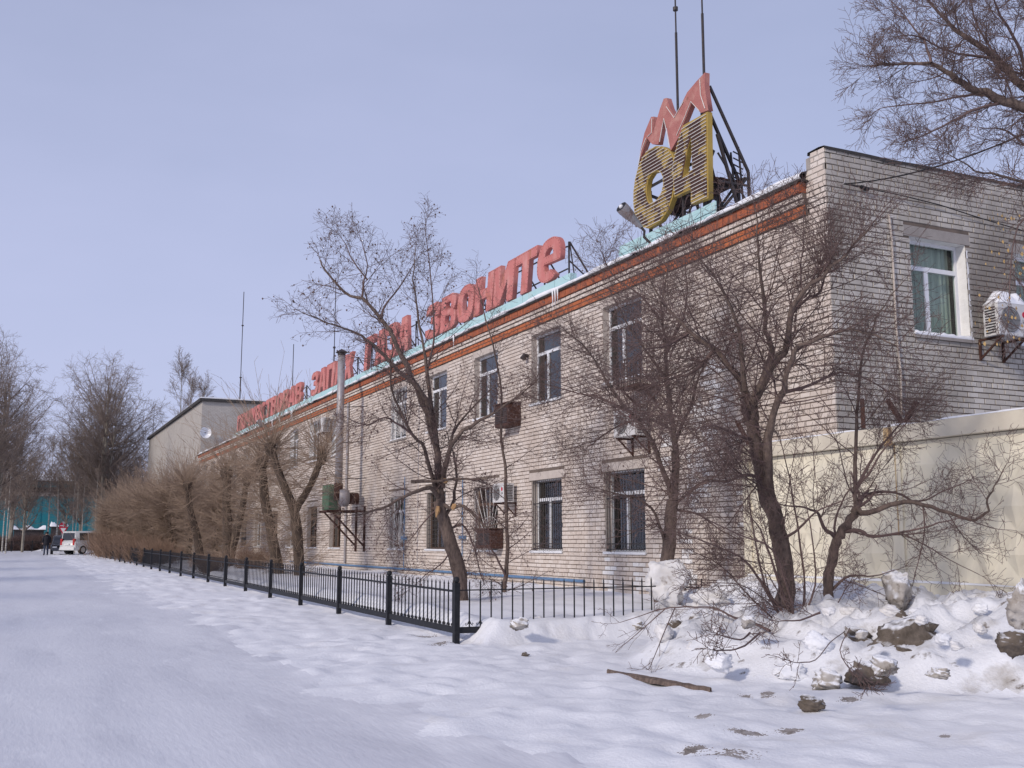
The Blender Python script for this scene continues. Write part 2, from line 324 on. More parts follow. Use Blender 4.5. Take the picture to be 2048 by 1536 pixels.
# ---------------------------------------------------------------- main building
class Plane:
    def __init__(s, fn): s.P = fn
    def box(s, mb, u0, u1, z0, z1, o0, o1):
        a = s.P(u0, z0, o0); b = s.P(u1, z1, o1)
        return mb.box(min(a[0], b[0]), max(a[0], b[0]), min(a[1], b[1]), max(a[1], b[1]), min(a[2], b[2]), max(a[2], b[2]))
FA = Plane(lambda u, z, o: (D - o, u, z))              # street facade
SI = Plane(lambda u, z, o: (u, YC - o, z))             # end wall
bld = empty('brick_building', (D, YC, .3), 'long two-storey pale brick building with an orange-red banded cornice behind the snowy trees', 'building')
FW = [19.95, 23.68, 27.45, 31.3, 35.0, 42.7, 46.4, 50.15, 53.9, 57.65, 61.4, 65.15, 68.9, 72.6, 76.0]
UP, LO, HWD = (4.95, 6.75), (1.2, 2.97), .83
f_open = [(c - HWD, c + HWD) + z for c in FW for z in (UP, LO)]
s_open = [(13.93, 15.27, 4.95, 6.70), (16.52, 17.86, 4.95, 6.70), (19.0, 20.3, 4.95, 6.70)]
lint = lambda ops, e=.14, h=.2: [(a - e, b + e, d, d + h) for a, b, c, d in ops]

def core(pl, u0, u1, z0, z1, ops):
    us = sorted({u0, u1, *[o[0] for o in ops], *[o[1] for o in ops]}); zs = sorted({z0, z1, *[o[2] for o in ops], *[o[3] for o in ops]})
    V, Fc = [], []
    for a, b in zip(us, us[1:]):
        for c, d in zip(zs, zs[1:]):
            m, n = (a + b) / 2, (c + d) / 2
            if any(o[0] < m < o[1] and o[2] < n < o[3] for o in ops): continue
            k = len(V); V += [pl.P(a, c, 0), pl.P(b, c, 0), pl.P(b, d, 0), pl.P(a, d, 0)]; Fc.append((k, k+1, k+2, k+3))
    return V, Fc
mb = MB(); mb.add(*core(FA, YC, 78.2, -.3, 7.4, f_open)); mb.build('wall', m_mortar, bld)
mb = MB(); mb.add(*core(SI, D, 26, -.3, 7.98, s_open)); mb.build('end_wall', m_mortar, bld)
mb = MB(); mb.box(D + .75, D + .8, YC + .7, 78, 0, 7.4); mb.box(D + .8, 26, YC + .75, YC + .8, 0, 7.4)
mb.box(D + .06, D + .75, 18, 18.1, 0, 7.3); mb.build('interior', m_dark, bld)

H_C = .098
def lay(u0, u1, z0, n, ops, rng, sh=0.0):
    """running bond with a header course now and then; returns (ua, ub, za, zb)"""
    out_ = []
    for k in range(n):
        za = z0 + k * H_C + .007; zb = za + H_C - .0155
        head = k % 6 == 3; L = .132 if head else .262
        iv = [(u0, u1)]
        for a, b, c, d in ops:
            if d > za + .02 and c < zb - .02:
                nv = []
                for p, q in iv:
                    if b <= p or a >= q: nv.append((p, q)); continue
                    if a > p: nv.append((p, a))
                    if b < q: nv.append((b, q))
                iv = nv
        off = (k * .131 + sh) % L + rng.uniform(-.015, .015)
        for p, q in iv:
            u = math.floor((p - off) / L) * L + off
            while u < q:
                jl = rng.uniform(-.008, .008); a, b = max(p, u + .0075), min(q, u + L - .0075 + jl)
                if b - a > .035: out_.append((a, b, za + rng.uniform(-.003, .003), zb + rng.uniform(-.003, .003)))
                u += L
    return np.array(out_)
def brick_mesh(name, rc, P, rng, pr=(.009, .017), base=0.0, white=None):
    """each brick a chamfered block standing proud of the mortar"""
    N = len(rc); c = .0045; tn = rng.uniform(0, 1, N)
    if white is not None: tn = np.where(white, 2.0, tn)
    pr = base + rng.uniform(pr[0], pr[1], N); jit = rng.uniform(-.0007, .0007, (N, 4))
    cor = [(0, 2), (1, 2), (1, 3), (0, 3)]; sg = [(1, 1), (-1, 1), (-1, -1), (1, -1)]
    V = np.zeros((N, 8, 3))
    for i, (a, b) in enumerate(cor):
        x, y, z = P(rc[:, a], rc[:, b], np.zeros(N)); V[:, i] = np.stack(np.broadcast_arrays(x, y, z), -1)
        x, y, z = P(rc[:, a] + c * sg[i][0], rc[:, b] + c * sg[i][1], pr + jit[:, i]); V[:, 4 + i] = np.stack(np.broadcast_arrays(x, y, z), -1)
    q = np.array([(4, 5, 6, 7), (0, 1, 5, 4), (1, 2, 6, 5), (2, 3, 7, 6), (3, 0, 4, 7)])
    Q = (np.arange(N)[:, None, None] * 8 + q[None]).reshape(-1, 4)
    return np_mesh(name, V.reshape(-1, 3), Q, tint=np.repeat(tn, 5))
rs = np.random.RandomState(4)
Z0 = .298
fo = f_open + lint(f_open)
fb = np.concatenate([lay(YC - .01, 78.2, Z0, 68, fo, rs), lay(YC - .01, YC + .47, Z0 + 68 * H_C, 11, [(YC + .34, 99, 7.75, 9)], rs, .1)])
fu, fz = fb[:, :2].mean(1), fb[:, 2:].mean(1); wht = np.zeros(len(fb), bool)   # bricks still carrying whitewash
for (y_, z_, w_, h_) in ((18.55, .72, .3, .5), (19.3, .62, .35, .42), (17.6, .8, .3, .9), (17.2, 2.6, .35, .7), (17.0, 3.7, .4, .6), (18.3, 3.2, .25, .5), (16.6, 4.4, .35, .5), (20.6, .66, .3, .4), (15.6, 2.0, .3, .6)):
    wht |= (((fu - y_) / w_)**2 + ((fz - z_) / h_)**2 < 1) & (rs.uniform(0, 1, len(fb)) < .7)
tag(put('brick', brick_mesh('facade_bricks', fb, FA.P, rs, white=wht), m_brick, bld), kind='stuff')
so_ = s_open + lint(s_open, .12, .24)
sb = lay(D, 26, Z0, 79, so_, rs, .05)
# the bricks that show largest: top of the end wall, each one an object
wd = sb[:, 1] - sb[:, 0]
solo = (sb[:, 2] > 6.72) & (sb[:, 0] < 18.2)
idx = np.where(solo)[0][-296:]; keep = np.ones(len(sb), bool); keep[idx] = False
tag(put('brick', brick_mesh('end_wall_bricks', sb[keep], SI.P, rs), m_brick_grey, bld), kind='stuff')
vc = {}
for i in idx:
    a, b, c, d = sb[i]; key = (round((b - a) * 40), rs.randint(5))
    if key not in vc:
        w_ = key[0] / 40 / 2 if key[0] / 40 < b - a + .02 else (b - a) / 2
        vc[key] = (brick_mesh('brick', np.array([(-(b-a)/2, (b-a)/2, -.043, .043)]), lambda u, z, o: (u, -o, z), rs)); vc[key].materials.append(m_brick_grey)
    o = bpy.data.objects.new('brick', vc[key]); col.objects.link(o); o.parent = bld
    o.location = ((a + b) / 2 - D, -.0005, (c + d) / 2 - .3)
# cornice
cr = lay(YC + .47, 78.2, 7.165, 1, [], rs); cr2 = lay(YC + .47, 78.2, 7.262, 1, [], rs, .13)
mb = MB(); FA.box(mb, YC + .47, 78.2, 7.163, 7.258, -.05, .066); FA.box(mb, YC + .47, 78.2, 7.261, 7.356, -.05, .100); FA.box(mb, YC + .47, 78.2, 6.966, 7.160, -.05, .042); mb.build('cornice', m_mortar, bld)
tag(put('brick', brick_mesh('cornice_bricks', cr, FA.P, rs, (.078, .084)), m_brick, bld), kind='stuff')
tag(put('brick', brick_mesh('cornice_bricks_upper', cr2, FA.P, rs, (.112, .118)), m_brick, bld), kind='stuff')
rb = lay(YC + .47, 78.2, 6.964, 2, [], rs, .08)
tag(put('brick', brick_mesh('red_bricks', rb, FA.P, rs, (.052, .06)), m_redbrick, bld), kind='stuff')
u = YC + .475
while u < 78:
    w_ = rs.uniform(.45, .85); mb = MB()
    FA.box(mb, u + .006, u + w_ - .006, 7.360 + rs.uniform(-.004, .004), 7.545, -.05, .155 + rs.uniform(0, .012)); mb.build('cornice_slab', m_slab, bld); u += w_
mb = MB(); FA.box(mb, YC + .4, 78.2, 7.548, 7.575, -12, .215); FA.box(mb, YC + .472, 78.2, 7.525, 7.547, .178, .205); mb.build('roof', m_roofing, bld)
# roof snow with a rounded, uneven lip
ys = np.arange(YC + .42, 78.2, .09); prof = [(.19, 0), (.23, .03), (.23, .07), (.18, .12), (.08, .15), (-.2, .17), (-1.5, .18), (-11.8, .2)]
V = []
for yv in ys:
    n1 = float(vn(yv, 1.0, .9, 31)); n2 = float(vn(yv, 5.0, .25, 32)); k = max(.3, .78 + .5 * n1 + .14 * n2)
    for o_, z_ in prof: V.append((D - o_ + (.05 * n2 if o_ > 0 else 0) + .04 * n1, yv, 7.577 + z_ * k))
npf = len(prof); i0 = (np.arange(len(ys) - 1)[:, None] * npf + np.arange(npf - 1)[None]).ravel()
put('roof_snow', np_mesh('roof_snow', V, np.stack([i0, i0 + 1, i0 + npf + 1, i0 + npf], 1), smooth=True), m_roofsnow, bld)
# icicles
for px_, n_ in ((22.6, 3), (29.4, 1), (49.8, 3), (52.4, 2), (54.0, 2)):
    for j in range(n_):
        yy = px_ + j * .13; mb = MB(); mb.tube([(D - .22, yy, 7.60), (D - .22, yy, 7.45), (D - .22, yy, 7.54 - rs.uniform(.3, .62))], [.03, .018, .002], 6); mb.build('icicle', m_roofsnow, bld, True)
# parapet of the end wall: top, ragged felt edge
mb = MB(); mb.box(D - .004, 26, YC, YC + .36, 7.9, 8.0); mb.box(D, D + .02, YC, YC + .46, 7.0, 7.97); mb.box(D + .02, 26, YC + .36, YC + .4, 7.0, 7.97); mb.build('parapet', m_conc, bld)
us = np.arange(D - .03, 26, .12); V = []
for uu in us:
    n1 = float(vn(uu, 2, .8, 41)); n2 = float(vn(uu, 7, .2, 42)); dr = .03 + .03 * max(0, n1) + .05 * math.exp(-((uu - 13.55) / .35)**2)
    V += [(uu, YC - .03, 8.035 - dr + .008 * n2), (uu, YC - .035, 8.04 + .012 * n1), (uu, YC + .1, 8.055 + .02 * n1 + .05 * math.exp(-((uu - 13.6) / .3)**2)), (uu, YC + .38, 8.05 + .01 * n2), (uu, YC + .39, 8.0)]
i0 = (np.arange(len(us) - 1)[:, None] * 5 + np.arange(4)[None]).ravel()
put('parapet_felt', np_mesh('parapet_felt', V, np.stack([i0, i0 + 1, i0 + 6, i0 + 5], 1)), m_roofing, bld)

def window(pl, u0, u1, z0, z1, ml=.4, tr=.72, grille=None, curtain=None, gmat=None, dep=.16, mirror=False, snow=0.0, frame=True, reveal=None, glz=None, plaster=False):
    t = .055; zt = z0 + (z1 - z0) * tr; um = u0 + (u1 - u0) * (1 - ml if mirror else ml)
    mb = MB(); bx = lambda *a: pl.box(mb, *a)
    o0, o1 = -dep - .06, -dep
    bx(u0, u0 + t, z0, z1, o0, o1); bx(u1 - t, u1, z0, z1, o0, o1); bx(u0 + t, u1 - t, z0, z0 + t, o0, o1); bx(u0 + t, u1 - t, z1 - t, z1, o0, o1)
    bx(u0 + t, u1 - t, zt - .04, zt + .04, o0, o1 + .004); bx(um - .045, um + .045, z0 + t, zt - .04, o0, o1 + .002)
    w = mb.build('window', m_white if frame is True else frame, bld)
    for a, b, c, d in ((u0 + t, u1 - t, zt + .04, z1 - t), (u0 + t, um - .045, z0 + t, zt - .04), (um + .045, u1 - t, z0 + t, zt - .04)):
        mb = MB(); pl.box(mb, a, b, c, d, -dep - .034, -dep - .03); mb.build('pane', glz or m_glass, w)
    mb = MB()
    mb.add([pl.P(u0, z0, 0), pl.P(u0, z1, 0), pl.P(u0, z1, -dep), pl.P(u0, z0, -dep), pl.P(u1, z0, 0), pl.P(u1, z1, 0), pl.P(u1, z1, -dep), pl.P(u1, z0, -dep)], [(0, 1, 2, 3), (4, 7, 6, 5), (1, 5, 6, 2), (0, 3, 7, 4)])
    mb.build('reveal', reveal or m_concl, w)
    mb = MB(); pl.box(mb, u0 - .05, u1 + .05, z0 - .03, z0, -dep, .055); pl.box(mb, u0 - .05, u1 + .05, z0 - .055, z0 - .03, .035, .055); mb.build('sill', m_white if not snow else m_conc, w)
    mb = MB(); pl.box(mb, u0 - .138, u1 + .138, z1 + .002, z1 + .196, -.02, .010); mb.build('lintel', m_concl if pl is FA else m_conc, w)
    if snow:
        V = []; n = 24
        for i in range(n + 1):
            uu = u0 - .03 + (u1 - u0 + .06) * i / n; k = snow * (1 + .2 * math.sin(i * 1.7) + (.1 * math.sin(i * .6))) * (1 if 0 < i < n else .2)
            for o_, z_ in ((.05, 0), (.06, .4), (.03, .85), (-.06, 1), (-dep, 1)): V.append(pl.P(uu, z0 + z_ * k, o_))
        i0 = (np.arange(n)[:, None] * 5 + np.arange(4)[None]).ravel()
        put('sill_snow', np_mesh('sill_snow', V, np.stack([i0, i0 + 1, i0 + 6, i0 + 5], 1), smooth=True), m_roofsnow, w)
    for a, b, mm in (curtain or []):
        V = []; n = 40
        for i in range(n + 1):
            uu = u0 + (u1 - u0) * (a + (b - a) * i / n); o_ = -dep - .22 + .03 * math.sin(i * 1.3) + .012 * math.sin(i * 3.1)
            V += [pl.P(uu, z0, o_), pl.P(uu, z1, o_)]
        put('curtain', np_mesh('curtain', V, [(2*i, 2*i+2, 2*i+3, 2*i+1) for i in range(n)], smooth=True), mm, w)
    if grille:
        mb = MB(); o_ = -.03
        if grille == 'bars':
            n = 14
            for i in range(n + 1):
                uu = u0 + .03 + (u1 - u0 - .06) * i / n; mb.tube([pl.P(uu, z0 + .02, o_), pl.P(uu, z1 - .02, o_)], .007, 5)
            for zz in (z0 + .05, z0 + .17, zt - .1, z1 - .06): pl.box(mb, u0 + .01, u1 - .01, zz - .012, zz + .012, o_ - .008, o_ + .008)
        elif grille == 'fan':
            oc = (u0 + (u1 - u0) * (.35 if mirror else .5), z0 + .12)
            for i in range(15):
                a = R(8 + i * 11.7); d = 3.0
                ux, zx = math.cos(a), math.sin(a)
                tl = min([q for q in (((u1 - .03) - oc[0]) / ux if ux > 1e-3 else 9, ((u0 + .03) - oc[0]) / ux if ux < -1e-3 else 9, (z1 - .03 - oc[1]) / zx)])
                mb.tube([pl.P(oc[0] + ux * .14, oc[1] + zx * .14, o_), pl.P(oc[0] + ux * tl, oc[1] + zx * tl, o_)], .012, 5)
            for rr in (.14, .42, .8):
                mb.tube([pl.P(oc[0] + rr * math.cos(R(t_)), oc[1] + rr * math.sin(R(t_)), o_) for t_ in range(0, 181, 15) if u0 < oc[0] + rr * math.cos(R(t_)) < u1], .009, 5)
            for a, b in (((u0+.02, z0+.02), (u1-.02, z0+.02)), ((u0+.02, z1-.02), (u1-.02, z1-.02)), ((u0+.02, z0+.02), (u0+.02, z1-.02)), ((u1-.02, z0+.02), (u1-.02, z1-.02))): mb.tube([pl.P(a[0], a[1], o_), pl.P(b[0], b[1], o_)], .012, 5)
        elif grille == 'mesh':
            for i in range(12):
                uu = u0 + .03 + (u1 - u0 - .06) * i / 11; mb.tube([pl.P(uu, z0 + .02, o_), pl.P(uu, z1 - .02, o_)], .008, 4)
            for i in range(13):
                zz = z0 + .03 + (z1 - z0 - .06) * i / 12; mb.tube([pl.P(u0 + .02, zz, o_), pl.P(u1 - .02, zz, o_)], .008, 4)
        mb.build('grille', gmat or m_steel, w)
    return w
m_oldframe = mat('old_brown_frame', (.16, .10, .07), (.10, .065, .05), 8, .8)
low = ['bars', 'bars', 'fan', 'mesh', 'fan', None, None] + [None, 'bars'] * 4
for i, c in enumerate(FW):
    cu = [(.0, .32, m_curtain)] if i % 3 == 0 else ([(.62, 1.0, m_curtain)] if i % 3 == 1 else None)
    window(FA, c - HWD, c + HWD, *UP, ml=.38, mirror=True, curtain=cu, snow=.05 if i in (0, 4, 5, 6) else 0.0, grille='fan' if i == 4 else None, gmat=m_grille, reveal=m_plaster if i in (4, 5, 6, 7) else None)
    g = low[i] if i < len(low) else None
    window(FA, c - HWD, c + HWD, *LO, ml=.42, mirror=True, curtain=None if i % 2 else [(.0, .25, m_curtain)], grille=g, gmat=m_grille if g == 'fan' else m_steel,
           frame=m_oldframe if i in (2, 3, 5, 6, 8) else True)
for k, (a, b, c, d) in enumerate(s_open):
    w = window(SI, a, b, c, d, ml=.42, curtain=[(.0, .36, m_curtain), (.38, 1.0, m_curtain)], snow=.075, dep=.2, reveal=m_plaster, glz=m_glass2)
    # ragged white render band round the right-hand reveal
    V = []; n = 26
    for i in range(n + 1):
        zz = c + (d - c - .1) * i / n; V += [SI.P(b + .005, zz, .016), SI.P(b + .055 + rs.uniform(-.02, .02), zz, .014)]
    put('render_edge', np_mesh('render_edge', V, [(2*i, 2*i+1, 2*i+3, 2*i+2) for i in range(n)]), m_plaster, w)
# ---------------------------------------------------------------- taller grey building beyond
gb = empty('grey_building', (D, 78.3, .3), 'taller grey brick building adjoining the far end of the long building', 'building')
m_gbrick = mat('grey_brick', (.44, .41, .375), (.36, .335, .305), 1.4, .9, .4, 12, third=(.29, .265, .24), tlo=.5, thi=.75, tscale=.35)
bt = m_gbrick.node_tree; brk = bt.nodes.new('ShaderNodeTexBrick'); brk.inputs['Scale'].default_value = 1.0
brk.inputs['Brick Width'].default_value = .26; brk.inputs['Row Height'].default_value = .098; brk.inputs['Mortar Size'].default_value = .012
brk.inputs['Mortar'].default_value = (.24, .22, .2, 1); brk.inputs['Color1'].default_value = (.46, .43, .39, 1); brk.inputs['Color2'].default_value = (.36, .335, .305, 1)
ge = bt.nodes.new('ShaderNodeNewGeometry'); cmb = bt.nodes.new('ShaderNodeCombineXYZ'); sp = bt.nodes.new('ShaderNodeSeparateXYZ'); ad = bt.nodes.new('ShaderNodeMath')
bt.links.new(ge.outputs['Position'], sp.inputs[0]); bt.links.new(sp.outputs[0], ad.inputs[0]); bt.links.new(sp.outputs[1], ad.inputs[1]); bt.links.new(ad.outputs[0], cmb.inputs[0]); bt.links.new(sp.outputs[2], cmb.inputs[1]); bt.links.new(cmb.outputs[0], brk.inputs['Vector'])
bb = bt.nodes['Principled BSDF']; prev = bb.inputs['Base Color'].links[0].from_socket
mmx = bt.nodes.new('ShaderNodeMix'); mmx.data_type = 'RGBA'; mmx.blend_type = 'MULTIPLY'; mmx.inputs[0].default_value = .5; bt.links.new(brk.outputs[0], mmx.inputs[6]); bt.links.new(prev, mmx.inputs[7])
mm2 = bt.nodes.new('ShaderNodeMix'); mm2.data_type = 'RGBA'; mm2.inputs[0].default_value = .55; bt.links.new(prev, mm2.inputs[6]); bt.links.new(brk.outputs[0], mm2.inputs[7]); bt.links.new(mm2.outputs[2], bb.inputs['Base Color'])
mb = MB(); mb.box(D + .002, D + 20, 78.3, 110.5, -.3, 11.5); mb.build('wall', m_gbrick, gb)
mb = MB(); mb.box(D - .2, D + 20.2, 78.1, 110.7, 11.502, 11.72); mb.build('roof', m_roofing, gb)
mb = MB(); mb.box(D - .1, D + 20, 78.2, 110.6, 11.722, 11.82); mb.build('roof_snow', m_roofsnow, gb)
for yy in (84, 90, 96, 102, 108):
    mb = MB(); mb.box(D - .02, D - .001, yy - .8, yy + .8, 3.2, 5.2); w = mb.build('window', m_white, gb)
    mb = MB(); mb.box(D - .03, D - .021, yy - .72, yy + .72, 3.28, 5.12); mb.build('pane', m_black, w)
sd = empty('satellite_dish', (D + .2, 78.2, 9.2), 'white satellite dish high on the grey gable wall', 'satellite dish')
V = []; Fq = []; n = 20
for j in range(6):
    r_ = .40 * j / 5
    for i in range(n): V.append((D + .25 + r_ * math.cos(2*math.pi*i/n), 77.75 + .22 * (1 - (r_/.40)**2) , 9.2 + r_ * 1.05 * math.sin(2*math.pi*i/n)))
for j in range(5):
    for i in range(n): Fq.append((j*n+i, j*n+(i+1)%n, (j+1)*n+(i+1)%n, (j+1)*n+i))
put('dish', np_mesh('dish', V, Fq, smooth=True), m_white, sd)
mb = MB(); mb.tube([(D + .25, 77.95, 9.2), (D + .25, 78.3, 9.1)], .04); mb.build('bracket', m_steel, sd)
# ---------------------------------------------------------------- rooftop lettering
def arc(cx, cy, rx, ry, a0, a1, n=14, pw=1.0):
    o_ = []
    for i in range(n + 1):
        a = R(a0 + (a1 - a0) * i / n); c, s_ = math.cos(a), math.sin(a)
        o_.append((cx + rx * math.copysign(abs(c)**pw, c), cy + ry * math.copysign(abs(s_)**pw, s_)))
    return o_
BH1 = [(.31, .60), (.31, .80), (.60, .80), (.65, .70), (.60, .60)]; BH2 = [(.31, .20), (.31, .42), (.62, .42), (.68, .31), (.62, .20)]
GL = {
 'П': [[(0,0),(0,1),(1,1),(1,0),(.68,0),(.68,.76),(.32,.76),(.32,0)]],
 'О': [arc(.5,.5,.5,.5,0,360,28,.8)[:-1], arc(.5,.5,.17,.27,0,360,18,.85)[:-1]],
 'Ч': [[(0,1),(.32,1),(.32,.62),(.4,.55),(.68,.55),(.68,1),(1,1),(1,0),(.68,0),(.68,.33),(.3,.33),(.08,.42),(0,.56)]],
 'У': [[(0,1),(.36,1),(.54,.56),(.68,1),(1,1),(.68,.12),(.55,0),(.14,0),(.14,.22),(.34,.22),(.38,.3)]],
 'В': [[(0,0),(0,1),(.7,1),(.9,.93),(.97,.76),(.92,.61),(.8,.53),(.95,.44),(1,.28),(.94,.09),(.72,0)], BH1, BH2],
 'С': [arc(.5,.5,.5,.5,38,322,24,.8) + arc(.5,.5,.18,.27,300,60,16,.85)],
 'Т': [[(.34,0),(.34,.76),(0,.76),(0,1),(1,1),(1,.76),(.66,.76),(.66,0)]],
 'А': [[(0,0),(.28,1),(.72,1),(1,0),(.7,0),(.65,.2),(.35,.2),(.3,0)], [(.4,.4),(.5,.78),(.6,.4)]],
 'З': [[(0,.72),(.03,.9),(.22,1),(.7,1),(.9,.93),(.97,.76),(.92,.61),(.8,.53),(.95,.44),(1,.28),(.94,.09),(.72,0),(.24,0),(.05,.09),(0,.28),(.3,.28),(.36,.2),(.62,.2),(.68,.31),(.62,.42),(.36,.42),(.36,.61),(.6,.61),(.65,.7),(.6,.8),(.36,.8),(.31,.72)]],
 'Х': [[(0,0),(.3,.5),(.02,1),(.37,1),(.5,.7),(.64,1),(.98,1),(.7,.5),(1,0),(.65,0),(.5,.3),(.35,0)]],
 'Г': [[(0,0),(0,1),(.9,1),(.9,.76),(.32,.76),(.32,0)]],
 'Н': [[(0,0),(0,1),(.32,1),(.32,.62),(.68,.62),(.68,1),(1,1),(1,0),(.68,0),(.68,.38),(.32,.38),(.32,0)]],
 'И': [[(0,0),(0,1),(.31,1),(.31,.44),(.66,1),(1,1),(1,0),(.69,0),(.69,.56),(.34,0)]],
 'Е': [arc(.5,.5,.5,.5,-9,308,30,.85) + arc(.5,.5,.19,.27,300,188,9,.9) + [(.34,.43)], [(.32,.6)] + arc(.5,.58,.18,.2,170,10,8,.85) + [(.68,.6)]],
}
GL['О'][1] = GL['О'][1][::-1]
def solid(name, loops, half, bevel=.0):
    cu = bpy.data.curves.new(name, 'CURVE'); cu.dimensions = '2D'; cu.fill_mode = 'BOTH'; cu.extrude = half
    for lp in loops:
        s_ = cu.splines.new('POLY'); s_.points.add(len(lp) - 1); s_.use_cyclic_u = True
        for p, q in zip(s_.points, lp): p.co = (q[0], q[1], 0, 1)
    ob = bpy.data.objects.new(name, cu); me = bpy.data.meshes.new_from_object(ob); bpy.data.objects.remove(ob); bpy.data.curves.remove(cu); me.name = name; me.materials.clear()
    return me
def inside_runs(loops, v):
    xs = []
    for lp in loops:
        for a, b in zip(lp, lp[1:] + lp[:1]):
            if (a[1] > v) != (b[1] > v): xs.append(a[0] + (v - a[1]) * (b[0] - a[0]) / (b[1] - a[1]))
    xs.sort(); return list(zip(xs[::2], xs[1::2]))
XS = D + .30                                           # plane of the letters' faces
FACE = lambda y, z, x=XS: Matrix(((0, 0, -1, x), (-1, 0, 0, y), (0, 1, 0, z), (0, 0, 0, 1)))
sign = empty('rooftop_sign', (XS, 45, 7.85), 'long row of faded pink block letters on a turquoise rail along the roof edge', 'sign')
words = [('ПОЧУВСТВОВАВ', 66.4, 50.1, 8.14, 1.0), ('ЗАПАХ', 48.55, 41.7, 8.14, 1.08), ('ГАЗА', 40.25, 34.7, 8.15, 1.29), ('ЗВОНИТЕ', 33.35, 23.25, 8.18, 1.14)]
SH = .17
gcache = {}
def put_face(name, me, y, z, m, parent, x):
    o = put(name, me, m, parent); o.matrix_basis = FACE(y, z, x); return o
for wtxt, ya, yb, zb, hh in words:
    n = len(wtxt); tot = ya - yb - SH * hh; wid = tot / n
    for i, ch in enumerate(wtxt):
        lw = wid * .955; key = (ch, round(lw, 2), hh)
        if key not in gcache: gcache[key] = solid('sign_letter', [[(u * lw + SH * v * hh, v * hh) for u, v in lp] for lp in GL[ch]], .07)
        put_face('sign_letter', gcache[key], ya - i * wid, zb, m_pink, sign, XS + .07)
    # dark lamp sockets dotted along the letters' edges
    if wtxt != 'ПОЧУВСТВОВАВ':
        mb = MB()
        for i, ch in enumerate(wtxt):
            lw = wid * .955; lps = [[(u * lw + SH * v * hh, v * hh) for u, v in lp] for lp in GL[ch]]
            for lp in lps:
                run = 0.0
                for (ax, ay), (bx_, by) in zip(lp, lp[1:] + lp[:1]):
                    L_ = math.hypot(bx_ - ax, by - ay)
                    if L_ < 1e-6: continue
                    nx, ny = -(by - ay) / L_ * .035, (bx_ - ax) / L_ * .035; t_ = (.11 - run) % .11
                    while t_ < L_:
                        qx, qy = ax + (bx_ - ax) * t_ / L_, ay + (by - ay) * t_ / L_
                        for s_ in (1, -1):
                            ex, ey = qx + s_ * nx, qy + s_ * ny
                            if any(a_ < ex < b_ for a_, b_ in inside_runs(lps, ey)):
                                y_, zz = ya - i * wid - ex, zb + ey; mb.add([(XS - .004, y_ + .013 * math.cos(k * 1.0472), zz + .013 * math.sin(k * 1.0472)) for k in range(6)], [tuple(range(6))]); break
                        t_ += .11
                    run = (run + L_) % .11
        tag(mb.build('lamp_socket', m_rust, sign), kind='stuff')
    # lattice that carries the word
    mb = MB()
    for k in range(n + 1):
        y_ = ya - .25 - k * (ya - yb - .4) / n
        mb.bar((XS + .24, y_, 7.56), (XS + .24, y_, zb + hh * .8), .035); mb.bar((XS + .26, y_, zb + hh * .8), (XS + 1.25, y_ - .1, 7.58), .035); mb.bar((XS + .26, y_, zb + hh * .35), (XS + 1.0, y_ - .1, 7.95), .03)
        mb.bar((XS + .26, y_, zb + hh * .8), (XS + .26, y_ - .35, 7.72), .025)
    for zz in (zb + .2, zb + hh * .7): mb.bar((XS + .225, ya - .2, zz), (XS + .225, yb + .2, zz), .03)
    mb.build('support_frame', m_steel, sign)
y_ = 67.5
while y_ > 23.2:
    w_ = min(1.9, y_ - 22.92); mb = MB(); mb.box(XS + .02, XS + .20, y_ - w_ + .01, y_ - .01, 7.57, 8.135); mb.build('base_panel', m_teal, sign); y_ -= w_

# ---------------------------------------------------------------- the 04 emblem with its flame
def c1(p): q = on_x(1150 + p[0] / 2.954, p[1] / 2.954, XS); return (-(q[1] - 18.0), q[2] - 8.0)
em = empty('rooftop_emblem', (XS, 18.0, 7.9), 'rusty yellow number 04 crowned by a pink flame on a roof frame', 'sign')
flame = [(370,985),(385,885),(408,785),(447,690),(463,688),(457,790),(478,715),(500,640),(522,582),(540,578),(560,640),(590,692),(625,615),(660,545),(715,480),(765,427),(764,500),(772,570),(785,650),(740,666),(715,640),(688,605),(668,655),(640,725),(612,805),(563,890),(553,830),(540,760),(522,705),(508,760),(500,800),(490,852),(455,852),(440,838),(425,815),(405,870)]
zero = [(480,862),(515,864),(552,880),(578,912),(590,960),(592,1020),(588,1090),(575,1165),(548,1240),(505,1305),(430,1350),(395,1342),(365,1312),(349,1260),(342,1200),(343,1130),(352,1060),(370,990),(398,925),(435,880)]
zhole = [(482,1012),(505,1020),(517,1050),(518,1090),(508,1135),(485,1175),(452,1202),(432,1188),(422,1150),(422,1105),(432,1058),(455,1022)]
four = [(785,660),(640,742),(622,800),(600,880),(585,945),(578,1000),(584,1080),(590,1165),(640,1140),(690,1118),(690,1208),(791,1170),(789,950)]
fhole = [(688,815),(695,1005),(640,1045),(652,975),(668,890)]
z_ = [[c1(p) for p in zero], [c1(p) for p in zhole]]; f_ = [[c1(p) for p in four], [c1(p) for p in fhole]]; fl_ = [[c1(p) for p in flame]]
def emb(name, loops, m, x, half): o = put(name, solid(name, loops, half), m, em); o.matrix_basis = FACE(18.0, 8.0, x); return o
def shrink(loop, k=1.0):
    c = np.mean(loop, 0); return [tuple(c + (np.array(p) - c) * k) for p in loop]
emb('flame', fl_, m_flame, XS + .07, .06)
zb_ = emb('numeral_zero', z_, m_yellow, XS + .07, .06); fb_ = emb('numeral_four', f_, m_yellow, XS + .05, .06)
